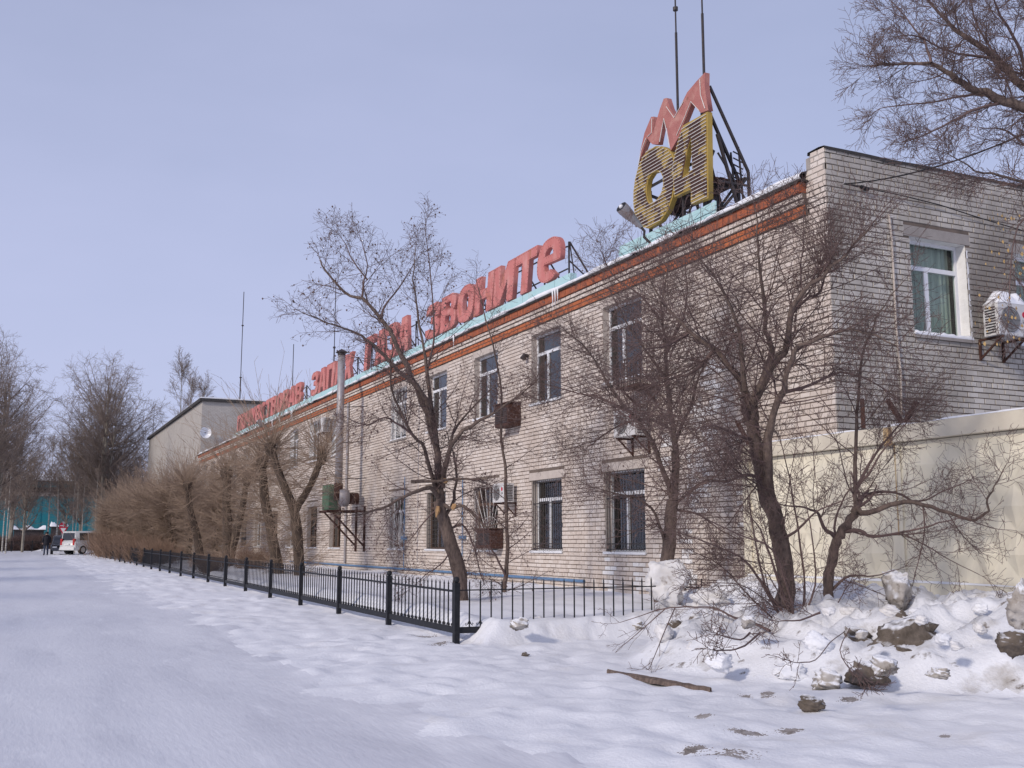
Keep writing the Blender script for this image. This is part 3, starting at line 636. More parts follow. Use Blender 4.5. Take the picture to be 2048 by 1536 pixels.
for loops, par, xo in ((z_, zb_, XS + .006), (f_, fb_, XS - .014)):
    o = put('rusted_face', solid('rusted_face', [shrink(loops[0], .94), shrink(loops[1], 1.1)], .004), m_yrust, par); o.matrix_basis = FACE(18.0, 8.0, xo)
    vs = [p[1] for p in loops[0]]; v = min(vs) + .05
    while v < max(vs) - .04:
        for a, b in inside_runs(loops, v):
            if b - a > .1:
                mb = MB(); y0, y1 = 18 - a - .03, 18 - b + .03
                mb.tube([(xo - .022, y0, 8 + v), (xo - .022, y1, 8 + v)], .0085, 5); mb.build('tube', m_tube, par)
        v += .078
# white piping tubes on the flame's edges
mb = MB()
for seg in ([(455,700),(452,785),(428,808)], [(500,838),(512,770),(525,700),(545,790),(560,870)], [(540,630),(585,695),(640,600)], [(600,800),(645,700),(685,600),(735,655)], [(738,470),(742,560),(768,640)], [(375,975),(392,890),(420,815)]):
    pts = [c1(p) for p in seg]; mb.tube([(XS - .004, 18 - a, 8 + b) for a, b in pts], .009, 5)
mb.build('neon_piping', m_tube, em)
fm = MB(); X0, X1 = XS + .16, XS + 1.02
for y_, top in ((17.35, 10.75), (18.1, 10.1), (19.4, 9.2)):
    fm.bar((X0, y_, 7.56), (X0, y_, top), .06); fm.bar((X1, y_, 7.56), (X1, y_, 8.95), .06); fm.bar((X0, y_, top - .1), (X1 + .02, y_, 8.93), .055)
    fm.bar((X0, y_, 7.8), (X1, y_, 8.9), .045); fm.bar((X0, y_, 8.75), (X1, y_, 8.75), .05); fm.bar((X0, y_, 9.8 if top > 9.8 else 9.0), (X1 - .3, y_, 7.75), .05)
for a in (8.1, 8.75, 9.3): fm.bar((X0, 17.2, a), (X0, 19.5, a), .05)
for a in (8.05, 8.9): fm.bar((X1, 17.1, a), (X1, 19.6, a), .05)
fm.bar((X1, 17, 7.8), (X1, 19.5, 8.9), .035); fm.bar((X1, 19.5, 7.8), (X1, 17, 8.9), .035)
fm.bar((X0, 17.08, 10.75), (X1, 17.0, 9.0), .05); fm.bar((X1, 17.0, 7.6), (X1, 17.0, 9.0), .05); fm.bar((X0 + .1, 17.0, 9.7), (X1 - .1, 17.0, 7.6), .055); fm.bar((X0 + .1, 17.0, 8.7), (X1, 17.0, 8.7), .04); fm.bar((X0, 17.0, 7.9), (X1, 17.0, 8.9), .035); fm.bar((X0 + .1, 17.0, 9.3), (X1 + .05, 17.0, 8.2), .03); fm.bar((X0, 17, 9.3), (X0, 18, 8.2), .035); fm.bar((X0, 18, 10.1), (X0, 16.98, 9.3), .035)
for k in range(5): fm.bar((X1 + .02, 17.2, 8.85 + k * .14), (X1 - .22, 17.2, 8.92 + k * .14), .022)
fm.bar((X1 + .06, 17.2, 7.6), (X1 - .08, 17.2, 9.6), .03); fm.bar((X1 - .2, 17.2, 8.5), (X1 - .28, 17.2, 9.45), .03)
fm.build('support_frame', m_steel, em)
for k in range(5):
    mb = MB(); mb.box(X0 + .08 + k * .14, X0 + .21 + k * .14, 17.1, 19.5, 8.785 + .012 * (k % 2), 8.82 + .012 * (k % 2)); mb.build('platform_plank', m_rust, em)
y_ = 20.6
while y_ > 16.9:
    w_ = min(.95, y_ - 16.82); mb = MB()
    for k in range(6): mb.box(XS + .03 + .02 * (k % 2), XS + .07, y_ - w_ + .015, y_ - .015, 7.60 + k * .102, 7.60 + k * .102 + (.088 if y_ < 20 else .1015))
    mb.build('base_panel', m_teal, em); y_ -= w_

# ---------------------------------------------------------------- masts and lamps on the roof
def mast(px, py_top, X, label, r=.035, zb=7.56, py_base=None, nodes=()):
    b = on_x(px[0], px[1], X); top = on_x(px[0], py_top, X)[2]
    o = empty('antenna_mast', (X, b[1], zb), label, 'mast'); mb = MB(); y0 = b[1]
    mb.tube([(X, y0, zb), (X, y0, (zb + top) / 2)], r, 8); mb.tube([(X, y0, (zb + top) / 2), (X, y0, top)], r * .62, 8); mb.build('pole', m_steel, o)
    for f in nodes: mb = MB(); mb.disc((X, y0, zb + (top - zb) * f), (0, 0, 1), r * 2.0, .08, 10); mb.build('collar', m_steel, o)
    return o
mast((1356, 230), -380, XS + .75, 'tall thin mast rising between the flame peaks above the number 04', .03, nodes=(.3, .55))
mast((1408, 150), -420, XS + .42, 'tall thin mast rising from the highest flame peak above the number 04', .03, nodes=(.35, .6))
mast((480, 790), 592, D + 4.5, 'long antenna mast behind the far end of the pink letters', .05, nodes=(.5, .8))
mast((585, 765), 690, D + 2.2, 'short lightning rod behind the last letter of the longest word', .035, nodes=())
mast((668, 720), 560, D + 2.4, 'antenna mast behind the letters next to the metal flue', .035, nodes=(.5,))
mast((306, 868), 822, D + 3, 'small aerial on the roof edge of the grey building', .05, zb=11.6)
def roof_lamp(px, py, label):
    p = on_x(px, py, D - .55); o = empty('roof_lamp', (D + .1, p[1], 7.75), label, 'lamp', 'roof lamps')
    y0, z0 = p[1], p[2]
    e_ = on_x(px + 30, py + 42, D - .2); a = on_x(px + 22, py + 20, D - .3); mb = MB(); mb.tube([(D + .1, e_[1] - .05, 7.6), e_, (a + e_) / 2 + np.array((.03, -.05, 0)), a], .03, 8); mb.build('arm', m_steel, o)
    dr = -.72 * rgt + .62 * upv - .42 * fwd; dr /= np.linalg.norm(dr)
    L_ = .62; mb = MB(); mb.tube([a - dr * .06, a + dr * .04, a + dr * .2, a + dr * .36, a + dr * .54, a + dr * L_], [.04, .06, .085, .12, .135, .13], 14, cap=False); mb.build('housing', m_galv, o, True)
    mb = MB(); mb.disc(a + dr * (L_ - .02), dr, .118, .01, 14); mb.build('reflector', m_black, o)
    mb = MB(); mb.ball(tuple(a + dr * (L_ - .0)), .05); mb.build('bulb', m_white, o, True)
    return o
roof_lamp(1258, 432, 'grey tilted lamp head on a bent arm beside the yellow zero')
roof_lamp(512, 836, 'small grey lamp head in front of the far pink letters')

# ---------------------------------------------------------------- flue on a bracket, pipes, cables
fl = empty('metal_flue', (D - 1.05, 41.0, 1.5), 'tall galvanised flue pipe standing on a rusty wall bracket', 'flue')
fx = D - 1.0; fy = on_x(680, 850, fx)[1]; zt = on_x(680, 712, fx)[2]
zb = lambda py: on_x(680, py, fx)[2]
mb = MB(); mb.tube([(fx, fy, zb(965)), (fx, fy, zt)], .14, 14); mb.build('pipe', m_galv, fl, True)
for py in (940, 835, 880): mb = MB(); mb.tube([(fx, fy, zb(py)), (fx, fy, zb(py) + .06)], .152, 14); mb.build('joint_band', m_galv, fl, True)
mb = MB(); mb.tube([(fx, fy, zt - .02), (fx, fy, zt + .05), (fx, fy, zt + .10), (fx, fy, zt + .22)], [.15, .15, .24, .05], 14); mb.build('rain_cap', m_steel, fl)
mb = MB(); mb.tube([(fx, fy, zb(1000)), (fx, fy, zb(966))], .165, 14); mb.build('lower_sleeve', m_rust, fl, True)
bz = zb(1022)
mb = MB(); mb.box(fx - .35, fx + .05, fy + .05, fy + 1.0, bz + .06, bz + 1.0); mb.build('fan_box', m_greenp, fl, bevel=.03)
mb = MB(); mb.disc((fx, fy - .02, bz + .5), (1, 0, 0), .33, .35, 16); mb.build('fan_drum', m_galv, fl, True)
mb = MB(); mb.disc((fx + .35, fy - .02, bz + .48), (1, 0, 0), .22, .4, 14); mb.build('motor', m_rust, fl)
mb = MB()
for yy in (fy - .25, fy + .8):
    mb.bar((D - .02, yy, bz), (D - 1.5, yy, bz), .08); mb.bar((D - .04, yy, bz - 1.5), (D - .04, yy, bz + .2), .08); mb.bar((D - .04, yy, bz - 1.3), (D - 1.3, yy, bz - .03), .06)
mb.bar((D - 1.4, fy - .25, bz), (D - 1.4, fy + .8, bz), .07); mb.bar((D - .7, fy - .25, bz), (D - .7, fy + .8, bz), .07); mb.build('bracket', m_rust, fl)
mb = MB()
for py in (815, 885, 958): mb.bar((fx, fy, zb(py)), (D - .04, fy - .35, zb(py) + .05), .03)
mb.build('stay_rod', m_steel, fl)
wp = on_x(695, 900, D - .06)[1]
mb = MB(); mb.tube([(D - .07, wp, .6), (D - .07, wp, 6.95)], .05, 8); tag(mb.build('wall_pipe', m_galv, None), 'thin grey vertical wall pipe just behind the metal flue', 'pipe')
gp = empty('gas_pipe', (D - .06, 30, .5), 'blue gas pipe along the foot of the brick facade', 'pipe')
mb = MB(); mb.tube([(D - .06, 21.7, .52), (D - .06, 27.2, .525), (D - .06, 50, .53)], .035, 8); mb.build('main_pipe', m_blue, gp)
for py_, top in ((29.0, 3.3), (34.1, 3.6)):
    mb = MB(); mb.tube([(D - .06, py_, .5), (D - .06, py_, top)], .016, 8); mb.build('riser', m_blue, gp)
    mb = MB(); mb.box(D - .13, D - .03, py_ - .22, py_ + .12, 1.50, 1.60); mb.build('valve', m_blue, gp)
mb = MB(); mb.tube([(D - .02, 32.9, .8), (D - .02, 32.9, 4.6), (D - .02, 32.85, 7.0)], .014, 6); tag(mb.build('cable', m_galv), 'thin vertical cable on the facade between the barred windows', 'cable')
# conduit and overhead wires on the end wall
cpx = [(1778, 428), (1784, 480), (1788, 560), (1792, 640), (1797, 705), (1802, 745), (1803, 800), (1804, 830)]
mb = MB(); mb.tube([tuple(on_y(a, b, YC - .04)) for a, b in cpx], .018, 7); tag(mb.build('conduit', m_concl), 'cream conduit running down the end wall left of the window', 'conduit')
h0 = on_y(1688, 368, YC - .08); e0 = at(2250, 165, 12.5)
mb = MB(); n = 14
pts = [h0 * (1 - i / n) + np.array(e0) * (i / n) + np.array((0, 0, -.25 * 4 * (i / n) * (1 - i / n))) for i in range(n + 1)]
wr = empty('overhead_cable', h0, 'black overhead cable hooked to the top of the end wall', 'cable')
mb.tube(pts, .012, 6); mb.build('line', m_black, wr)
q = [on_y(a, b, YC - .07) for a, b in ((1688, 368), (1730, 376), (1800, 390), (1880, 410), (1960, 436), (2048, 462), (2150, 492))]
mb = MB(); mb.tube(q, .010, 6); mb.build('drop_line', m_black, wr)
p = on_y(1729, 376, YC - .07); mb = MB(); mb.tube([p + np.array((-.08, 0, .01)), p + np.array((.08, 0, -.02))], .035, 8); mb.build('insulator', m_black, wr)
mb = MB(); mb.tube([h0 + np.array((0, .1, 0)), h0, h0 + np.array((0, -.03, .06))], .014, 6); mb.build('hook', m_galv, wr)

# ---------------------------------------------------------------- air-conditioner units
def ac(name, pl, u, z, w, h, dp, label, logo=True, gap=.12, snow=0, m=None, facing=1):
    o = empty(name, pl.P(u + w / 2, z, gap), label, 'air conditioner', 'air conditioner outdoor units')
    m = m or m_acw; mb = MB(); pl.box(mb, u, u + w, z, z + h, gap, gap + dp); mb.build('casing', m, o, bevel=.012)
    ft = gap + dp
    c = pl.P(u + w * (.38 if facing > 0 else .62), z + h * .5, ft + .001); nrm = np.array(pl.P(0, 0, 1)) - np.array(pl.P(0, 0, 0))
    mb = MB(); mb.disc(c, nrm, h * .40, .006, 24); mb.build('fan_opening', m_fan, o)
    mb = MB()
    for k in range(5):
        rr = h * (.08 + .075 * k); cc = np.array(c) + nrm * .014
        t1 = np.array(pl.P(1, 0, 0)) - np.array(pl.P(0, 0, 0)); mb.tube([cc + t1 * rr * math.cos(2*math.pi*i/20) + np.array((0, 0, 1)) * rr * math.sin(2*math.pi*i/20) for i in range(21)], .005, 4)
    for k in range(8):
        a = 2*math.pi*k/8; mb.bar(np.array(c) + nrm * .016, np.array(c) + nrm * .016 + t1 * h * .39 * math.cos(a) + np.array((0, 0, 1)) * h * .39 * math.sin(a), .008)
    mb.build('fan_guard', m_greyp, o)
    # louvred end panel and fins
    mb = MB()
    for k in range(10): pl.box(mb, u - .012, u - .001, z + h * (.08 + k * .085), z + h * (.08 + k * .085) + .018, gap + .05, gap + dp * .8)
    mb.build('side_louvre', m_black, o)
    if logo:
        lc = pl.P(u + w * (.84 if facing > 0 else .16), z + h * .68, ft + .001); mb = MB(); mb.disc(lc, nrm, h * .10, .005, 18); mb.build('logo_disc', m_red, o)
        sg = facing if pl is SI else -facing
        def st(pts):
            mb.tube([pl.P(u + w * (.84 if facing > 0 else .16) + (1 if pl is SI else -1) * a * h * .075, z + h * .42 + b * h * .11, ft + .006) for a, b in pts], .006, 4)
        mb = MB(); st([(-1.2, 1), (-1.2, 0), (-.3, 0)]); st([(1.2, .85), (.8, 1), (.35, .8), (.3, .3), (.7, 0), (1.2, .1), (1.2, .5), (.8, .5)]); mb.build('logo_letters', m_greyp, o)
    for uu in (u + .1, u + w - .1):
        mb = MB(); pl.box(mb, uu - .02, uu + .02, z - .04, z - .002, .02, ft); pl.box(mb, uu - .02, uu + .02, z - .38, z - .04, .014, .05)
        mb.bar(pl.P(uu, z - .35, .04), pl.P(uu, z - .03, ft - .05), .03)
        mb.build('bracket', m_rust, o)
    if snow:
        V = []; n = 20
        for i in range(n + 1):
            t_ = i / n; uu = u + .01 + (w - .02) * t_; k = snow * min(1, math.sin(math.pi * t_) * 1.7) * (1 - .35 * math.exp(-((t_ - .62) / .07)**2))
            for f, q_ in ((0, 0), (.1, .7), (.35, 1), (.7, .95), (.93, .5), (1, 0)): V.append(pl.P(uu, z + h + k * q_, gap + dp * f))
        i0 = (np.arange(n)[:, None] * 6 + np.arange(5)[None]).ravel()
        put('snow_cap', np_mesh('snow_cap', V, np.stack([i0, i0 + 1, i0 + 7, i0 + 6], 1), smooth=True), m_roofsnow, o)
    return o
ac('air_conditioner', SI, 15.36, 4.98, .78, .58, .32, 'white air conditioner under a heap of snow on the end wall', snow=.24, gap=.22)
u0 = on_x(1258, 865, D - .3)[1]; ac('air_conditioner', FA, u0 - .45, 3.62, .85, .58, .32, 'white air conditioner between the upper and lower windows at the corner', facing=-1)
u0 = on_x(1000, 980, D - .3)[1]; ac('air_conditioner', FA, u0 - .5, 2.45, .72, .5, .3, 'white air conditioner beside a fan-barred ground floor window', facing=-1)
u0 = on_x(646, 845, D - .3)[1]; ac('air_conditioner', FA, u0 - .5, 6.0, .9, .62, .32, 'grey air conditioner high beside a white-framed window near the flue', facing=-1, logo=False)
def cage(px, py, w, h, dp, label, name='metal_box', m=None, solidbox=True):
    p = on_x(px, py, D - dp / 2); o = empty(name, (D, p[1], p[2] - h / 2), label, 'box'); y0, z0 = p[1] - w / 2, p[2] - h / 2
    mb = MB()
    if solidbox:
        mb.box(D - dp, D - .02, y0, y0 + w, z0, z0 + h); mb.build('casing', m or m_rust, o, bevel=.02)
        mb = MB()
        for k in range(7): mb.box(D - dp - .012, D - dp - .001, y0 + .06, y0 + w - .06, z0 + .1 + k * (h - .2) / 7, z0 + .1 + k * (h - .2) / 7 + .04)
        mb.build('slat', m_steel, o)
        mb = MB(); mb.box(D - dp - .04, D, y0 - .03, y0 + w + .03, z0 + h + .002, z0 + h + .03); mb.build('lid', m_rust, o)
    else:
        mb.box(D - dp, D - .02, y0, y0 + w, z0, z0 + .03); mb.build('tray', m_rust, o); mb = MB()
        n = 8
        for i in range(n + 1): mb.bar((D - dp + .02, y0 + w * i / n, z0), (D - dp + .02, y0 + w * i / n, z0 + h), .014)
        for i in range(4):
            for yy in (y0 + .01, y0 + w - .01): mb.bar((D - .05 - (dp - .1) * i / 3, yy, z0), (D - .05 - (dp - .1) * i / 3, yy, z0 + h), .014)
        for zz in (z0 + h * .5, z0 + h): mb.bar((D - dp + .02, y0, zz), (D - dp + .02, y0 + w, zz), .016); mb.bar((D - dp + .02, y0, zz), (D - .02, y0, zz), .016); mb.bar((D - dp + .02, y0 + w, zz), (D - .02, y0 + w, zz), .016)
        mb.build('railing', m_steel, o)
        for yy in (y0 + .1, y0 + w - .1): mb = MB(); mb.bar((D - .04, yy, z0 - .35), (D - dp + .1, yy, z0), .04); mb.build('bracket', m_rust, o)
    return o
cage(1016, 832, .85, .6, .4, 'dark rusty louvred box high on the facade below an upper window')
cage(980, 1078, .95, .52, .4, 'rusty brown louvred box low under a fan-barred window')
cage(1276, 748, .95, .6, .55, 'small railed metal shelf beside the upper window nearest the corner', 'railed_shelf', solidbox=False)
p = on_x(1049, 712, D - .12); mb = MB(); mb.tube([(D, p[1], p[2]), (D - .12, p[1], p[2] + .02), (D - .16, p[1], p[2] - .08)], [.05, .06, .09], 10); tag(mb.build('wall_lamp', m_steel), 'small dark lamp on the wall left of an upper window', 'lamp')

# ---------------------------------------------------------------- yellow concrete wall
yw = empty('concrete_wall', (11.7, 10, 0), 'yellow painted concrete panel wall with diamond relief and snow on top', 'wall')
XW = 11.62; joints = [15.12, 11.63, 8.14, 4.65, 1.16]
for a, b in zip(joints, joints[1:]):
    # panel with pyramid diamonds
    y1, y0 = a - .02, b + .02; V = []; Q = []
    mb = MB(); mb.box(XW + .06, XW + .18, y0, y1, -.2, 2.83); 
    nc, nr = 7, 3; cw = (y1 - y0) / nc; ch = (2.80 - .93) / nr
    for i in range(nc * 2 + 1):
        for j in range(nr * 2 + 1):
            cy, cz = y0 + cw * i / 2, .93 + ch * j / 2
            if (i + j) % 2 == 0 or not (0 < i < nc * 2 and 0 < j < nr * 2): continue
            if i % 2 == 0 and False: continue
            k = [(XW + .058, cy - cw / 2 + .012, cz), (XW + .058, cy, cz - ch / 2 + .02), (XW + .058, cy + cw / 2 - .012, cz), (XW + .058, cy, cz + ch / 2 - .02), (XW - .006, cy, cz)]
            mb.add(k, [(0, 1, 4), (1, 2, 4), (2, 3, 4), (3, 0, 4)])
    mb.build('panel', m_wallp, yw)
    mb = MB(); mb.box(XW - .05, XW + .22, y0, y1, 2.84, 3.08); mb.build('cap_beam', m_wallcap, yw, bevel=.012)
    mb = MB(); mb.box(XW - .04, XW + .055, y0, y1, .62, .84); mb.box(XW - .012, XW + .056, y0, y1, -.2, .56); mb.build('base_ledge', m_wallp, yw, bevel=.012)
    for nm, xa, xb, zz, hh in (('cap_snow', XW - .045, XW + .2, 3.08, .03), ('ledge_snow', XW - .04, XW + .055, .84, .035)):
        us = np.arange(y0, y1, .07); V = []
        for uu in us:
            k = max(0.02, .5 + .9 * float(vn(uu, zz, .5, 51)))
            V += [(xa, uu, zz + .001), (xa + .01, uu, zz + hh * k), (xb, uu, zz + hh * k), (xb, uu, zz + .001)]
        i0 = (np.arange(len(us) - 1)[:, None] * 4 + np.arange(3)[None]).ravel()
        put(nm, np_mesh(nm, V, np.stack([i0, i0 + 1, i0 + 5, i0 + 4], 1), smooth=True), m_roofsnow, yw)
for yj in joints[:3]:
    mb = MB(); mb.box(XW + .03, XW + .2, yj - .10, yj + .10, -.2, 3.075); mb.build('joint_post', m_wallp, yw)
mb = MB(); mb.box(XW - .054, XW - .051, 11.57, 11.74, 2.80, 3.06); mb.box(XW + .024, XW + .029, 11.605, 11.625, 1.5, 2.83); mb.build('rust_stain', mat('rust_stain', (.40, .24, .10), (.58, .48, .31), 7, .9, stretch=(1, 1, .3)), yw)
def wire_arm(px, py0, px1, py1, X):
    a = on_x(px, py0, X); b = on_x(px1, py1, X + .05); mb = MB(); mb.bar(a, b, .06, .05); return mb
for lst, lab in (([(1806, 848, 1775, 800), (1808, 848, 1834, 803), (1795, 848, 1822, 847)], 'rusty Y-shaped barbed wire bracket above the rust stain on the yellow wall'),
                 ([(1727, 857, 1724, 798)], 'single upright rusty post on top of the yellow wall'), ([(1500, 892, 1474, 843)], 'slanted rusty bracket at the far end of the yellow wall')):
    mb = MB()
    for a in lst:
        mb.bar(on_x(a[0], a[1], XW + .12), on_x(a[2], a[3], XW + .16), .065, .05)
    tag(mb.build('wire_bracket', m_rust), lab, 'bracket')

# ---------------------------------------------------------------- iron fence
fe = empty('iron_fence', (5.75, 14.05, 0), 'low black wrought iron fence with pointed pickets round the snowy front yard', 'fence')
FX = 5.75; PY = [14.05 + 2.93 * k for k in range(24)]
post_me = MB(); post_me.box(-.04, .04, -.04, .04, -.15, .84); post_me.box(-.046, .046, -.046, .046, .79, .80); post_me.ball((0, 0, .88), .045, 12, 8); post_me = post_me.mesh('post')
pk = MB(); pk.box(-.008, .008, -.008, .008, .16, .80); pk.tube([(0, 0, .80), (0, 0, .815), (0, 0, .87)], [.008, .013, .001], 6)
pk.box(-.013, .013, -.013, .013, .255, .275); pk = pk.mesh('picket'); pk.materials.append(m_iron)
scr = MB()
for s_ in (-1, 1): scr.tube([(0, s_ * .004, .30), (0, s_ * .03, .25), (0, s_ * .052, .235), (0, s_ * .06, .255), (0, s_ * .045, .268)], .006, 4)
scr = scr.mesh('scroll'); scr.materials.append(m_iron); post_me.materials.append(m_iron)
def inst(name, me, loc, par, rz=0):
    o = bpy.data.objects.new(name, me); col.objects.link(o); o.parent = par; o.location = loc; o.rotation_euler = (0, 0, rz); return o
rz_ = lambda y: .0062 * max(0, y - 14)
for k, y_ in enumerate(PY): inst('post', post_me, (0, y_ - 14.05, rz_(y_)), fe, rs.uniform(-.02, .02))
NP = 17; far_v, far_f = MB(), None
for k in range(len(PY) - 1):
    y0, y1 = PY[k] + .05, PY[k + 1] - .05; za, zb2 = rz_(PY[k]), rz_(PY[k + 1])
    mb = MB(); mb.bar((FX, y0, .72 + za), (FX, y1, .72 + zb2), .016, .03); mb.build('top_rail', m_iron, fe)
    mb = MB(); mb.bar((FX, y0, .185 + za), (FX, y1, .185 + zb2), .035, .085); mb.build('bottom_rail', m_iron, fe)
    for i in range(NP):
        t_ = (i + .5) / NP; yy = y0 + (y1 - y0) * t_; zz = za + (zb2 - za) * t_
        if k < 15:
            o = inst('picket', pk, (0, yy - 14.05, zz), fe)
            if k < 5: inst('scroll', scr, (0, 0, 0), o)
        else:
            far_v.box(FX - .008, FX + .008, yy - .008, yy + .008, zz + .16, zz + .87)
tag(far_v.build('picket', m_iron, fe), kind='stuff')
mb = MB(); mb.bar((FX + .05, 14.05, .735), (FX + 3.3, 14.05, .735), .016, .03, (0, 1, 0)); mb.build('top_rail', m_iron, fe)
mb = MB(); mb.bar((FX + .05, 14.05, .185), (FX + 3.3, 14.05, .185), .085, .035, (0, 1, 0)); mb.build('bottom_rail', m_iron, fe)
for i in range(19):
    o = inst('picket', pk, (.20 + i * .168, 0, .012), fe, math.pi / 2); inst('scroll', scr, (0, 0, 0), o)
# short stub of dark fence by the foot of the facade
mb = MB(); q0 = on_x(1368, 1170, D - 1.2)
mb.bar((D - 1.2, q0[1], .62), (D - 1.2, q0[1] - .55, .62), .03)
for k in range(4): mb.bar((D - 1.2, q0[1] - .05 - k * .16, .3), (D - 1.2, q0[1] - .05 - k * .16, .78), .016)
tag(mb.build('fence_stub', m_iron), 'short dark fence stub poking out of the snow at the foot of the facade', 'fence')
# ---------------------------------------------------------------- trees
def tubes(name, polys, sides=None):
    """many tapered tubes at once: polys = [(points, radii)]"""
    groups = {}
    for pts, rr in polys:
        n = sides or (9 if rr[0] > .045 else 5 if rr[0] > .014 else 3)
        groups.setdefault((len(pts), n), ([], []));
        groups[(len(pts), n)][0].append(pts); groups[(len(pts), n)][1].append(rr)
    VV, QQ, base = [], [], 0
    for (m, n), (P, Rr) in groups.items():
        P = np.array(P, float); Rr = np.array(Rr, float); T = np.gradient(P, axis=1); T /= np.linalg.norm(T, axis=2, keepdims=True) + 1e-9
        ref = np.where(np.abs(T[:, :1, 2:3]) < .93, np.array([0, 0, 1.]), np.array([1., .2, 0])); ref = np.broadcast_to(ref, T.shape)
        U = np.cross(T, ref); U /= np.linalg.norm(U, axis=2, keepdims=True) + 1e-9; W = np.cross(T, U)
        a = 2 * np.pi * np.arange(n) / n
        V = P[:, :, None] + (U[:, :, None] * np.cos(a)[:, None] + W[:, :, None] * np.sin(a)[:, None]) * Rr[:, :, None, None]
        if n == 9:   # knobbly bark
            V = P[:, :, None] + (V - P[:, :, None]) * (1 + np.random.RandomState(m).uniform(-.13, .13, V.shape[:3]))[..., None]
        N = len(P); idx = np.arange(N * m * n).reshape(N, m, n) + base
        A = idx[:, :-1]; B = idx[:, 1:]
        QQ.append(np.stack([A, np.roll(A, -1, 2), np.roll(B, -1, 2), B], -1).reshape(-1, 4)); VV.append(V.reshape(-1, 3)); base += N * m * n
    return np_mesh(name, np.concatenate(VV), np.concatenate(QQ), smooth=True)
def norm(v): l = math.sqrt(v[0]**2 + v[1]**2 + v[2]**2) + 1e-9; return (v[0]/l, v[1]/l, v[2]/l)
def turn(d, ang, rng):
    a = (rng.gauss(0, 1), rng.gauss(0, 1), rng.gauss(0, 1)); k = a[0]*d[0] + a[1]*d[1] + a[2]*d[2]
    p = norm((a[0]-k*d[0], a[1]-k*d[1], a[2]-k*d[2])); c, s_ = math.cos(ang), math.sin(ang)
    return (d[0]*c + p[0]*s_, d[1]*c + p[1]*s_, d[2]*c + p[2]*s_)
def twig(out_, rng, p, d, L, r, lev, S):
    n = S['seg'][lev]; pts = [p]; rr = [r]; st = L / n; r1 = max(S['rmin'], r * .35); jit = S['jit'][lev]; tr = S['trop'][lev]
    for i in range(n):
        d = norm((d[0] + rng.gauss(0, jit), d[1] + rng.gauss(0, jit), d[2] + rng.gauss(0, jit) + tr)); p = (p[0] + d[0]*st, p[1] + d[1]*st, p[2] + d[2]*st)
        pts.append(p); rr.append(r + (r1 - r) * (i + 1) / n)
        if lev + 1 < len(S['seg']):
            k = S['kids'][lev] / n; k = int(k) + (rng.random() < k - int(k))
            for _ in range(k):
                f = rng.random(); q = tuple(pts[-2][j] + (p[j] - pts[-2][j]) * f for j in range(3))
                twig(out_, rng, q, turn(d, rng.uniform(*S['ang']), rng), S['len'][lev + 1] * rng.uniform(.5, 1.25) * (1.15 - .5 * (i + f) / n), max(S['rmin'], rr[-1] * .6), lev + 1, S)
    out_.append((pts, rr))
    if lev + 1 == len(S['seg']) and S.get('tips') is not None and rng.random() < S['ptip']: S['tips'].append(p)
def smooth_line(P, k=3):
    P = [np.array(p, float) for p in P]; o_ = []
    for i in range(len(P) - 1):
        a = P[max(i-1, 0)]; b = P[i]; c = P[i+1]; d = P[min(i+2, len(P)-1)]
        for j in range(k):
            t = j / k; o_.append(.5 * ((2*b) + (c-a)*t + (2*a-5*b+4*c-d)*t*t + (3*b-a-3*c+d)*t**3))
    return o_ + [P[-1]]
APPLE = dict(seg=[8, 5, 3], jit=[.085, .17, .24], trop=[.025, .02, .02], kids=[10, 4], len=[1.35, .5, .2], ang=(.5, 1.25), rmin=.0022)
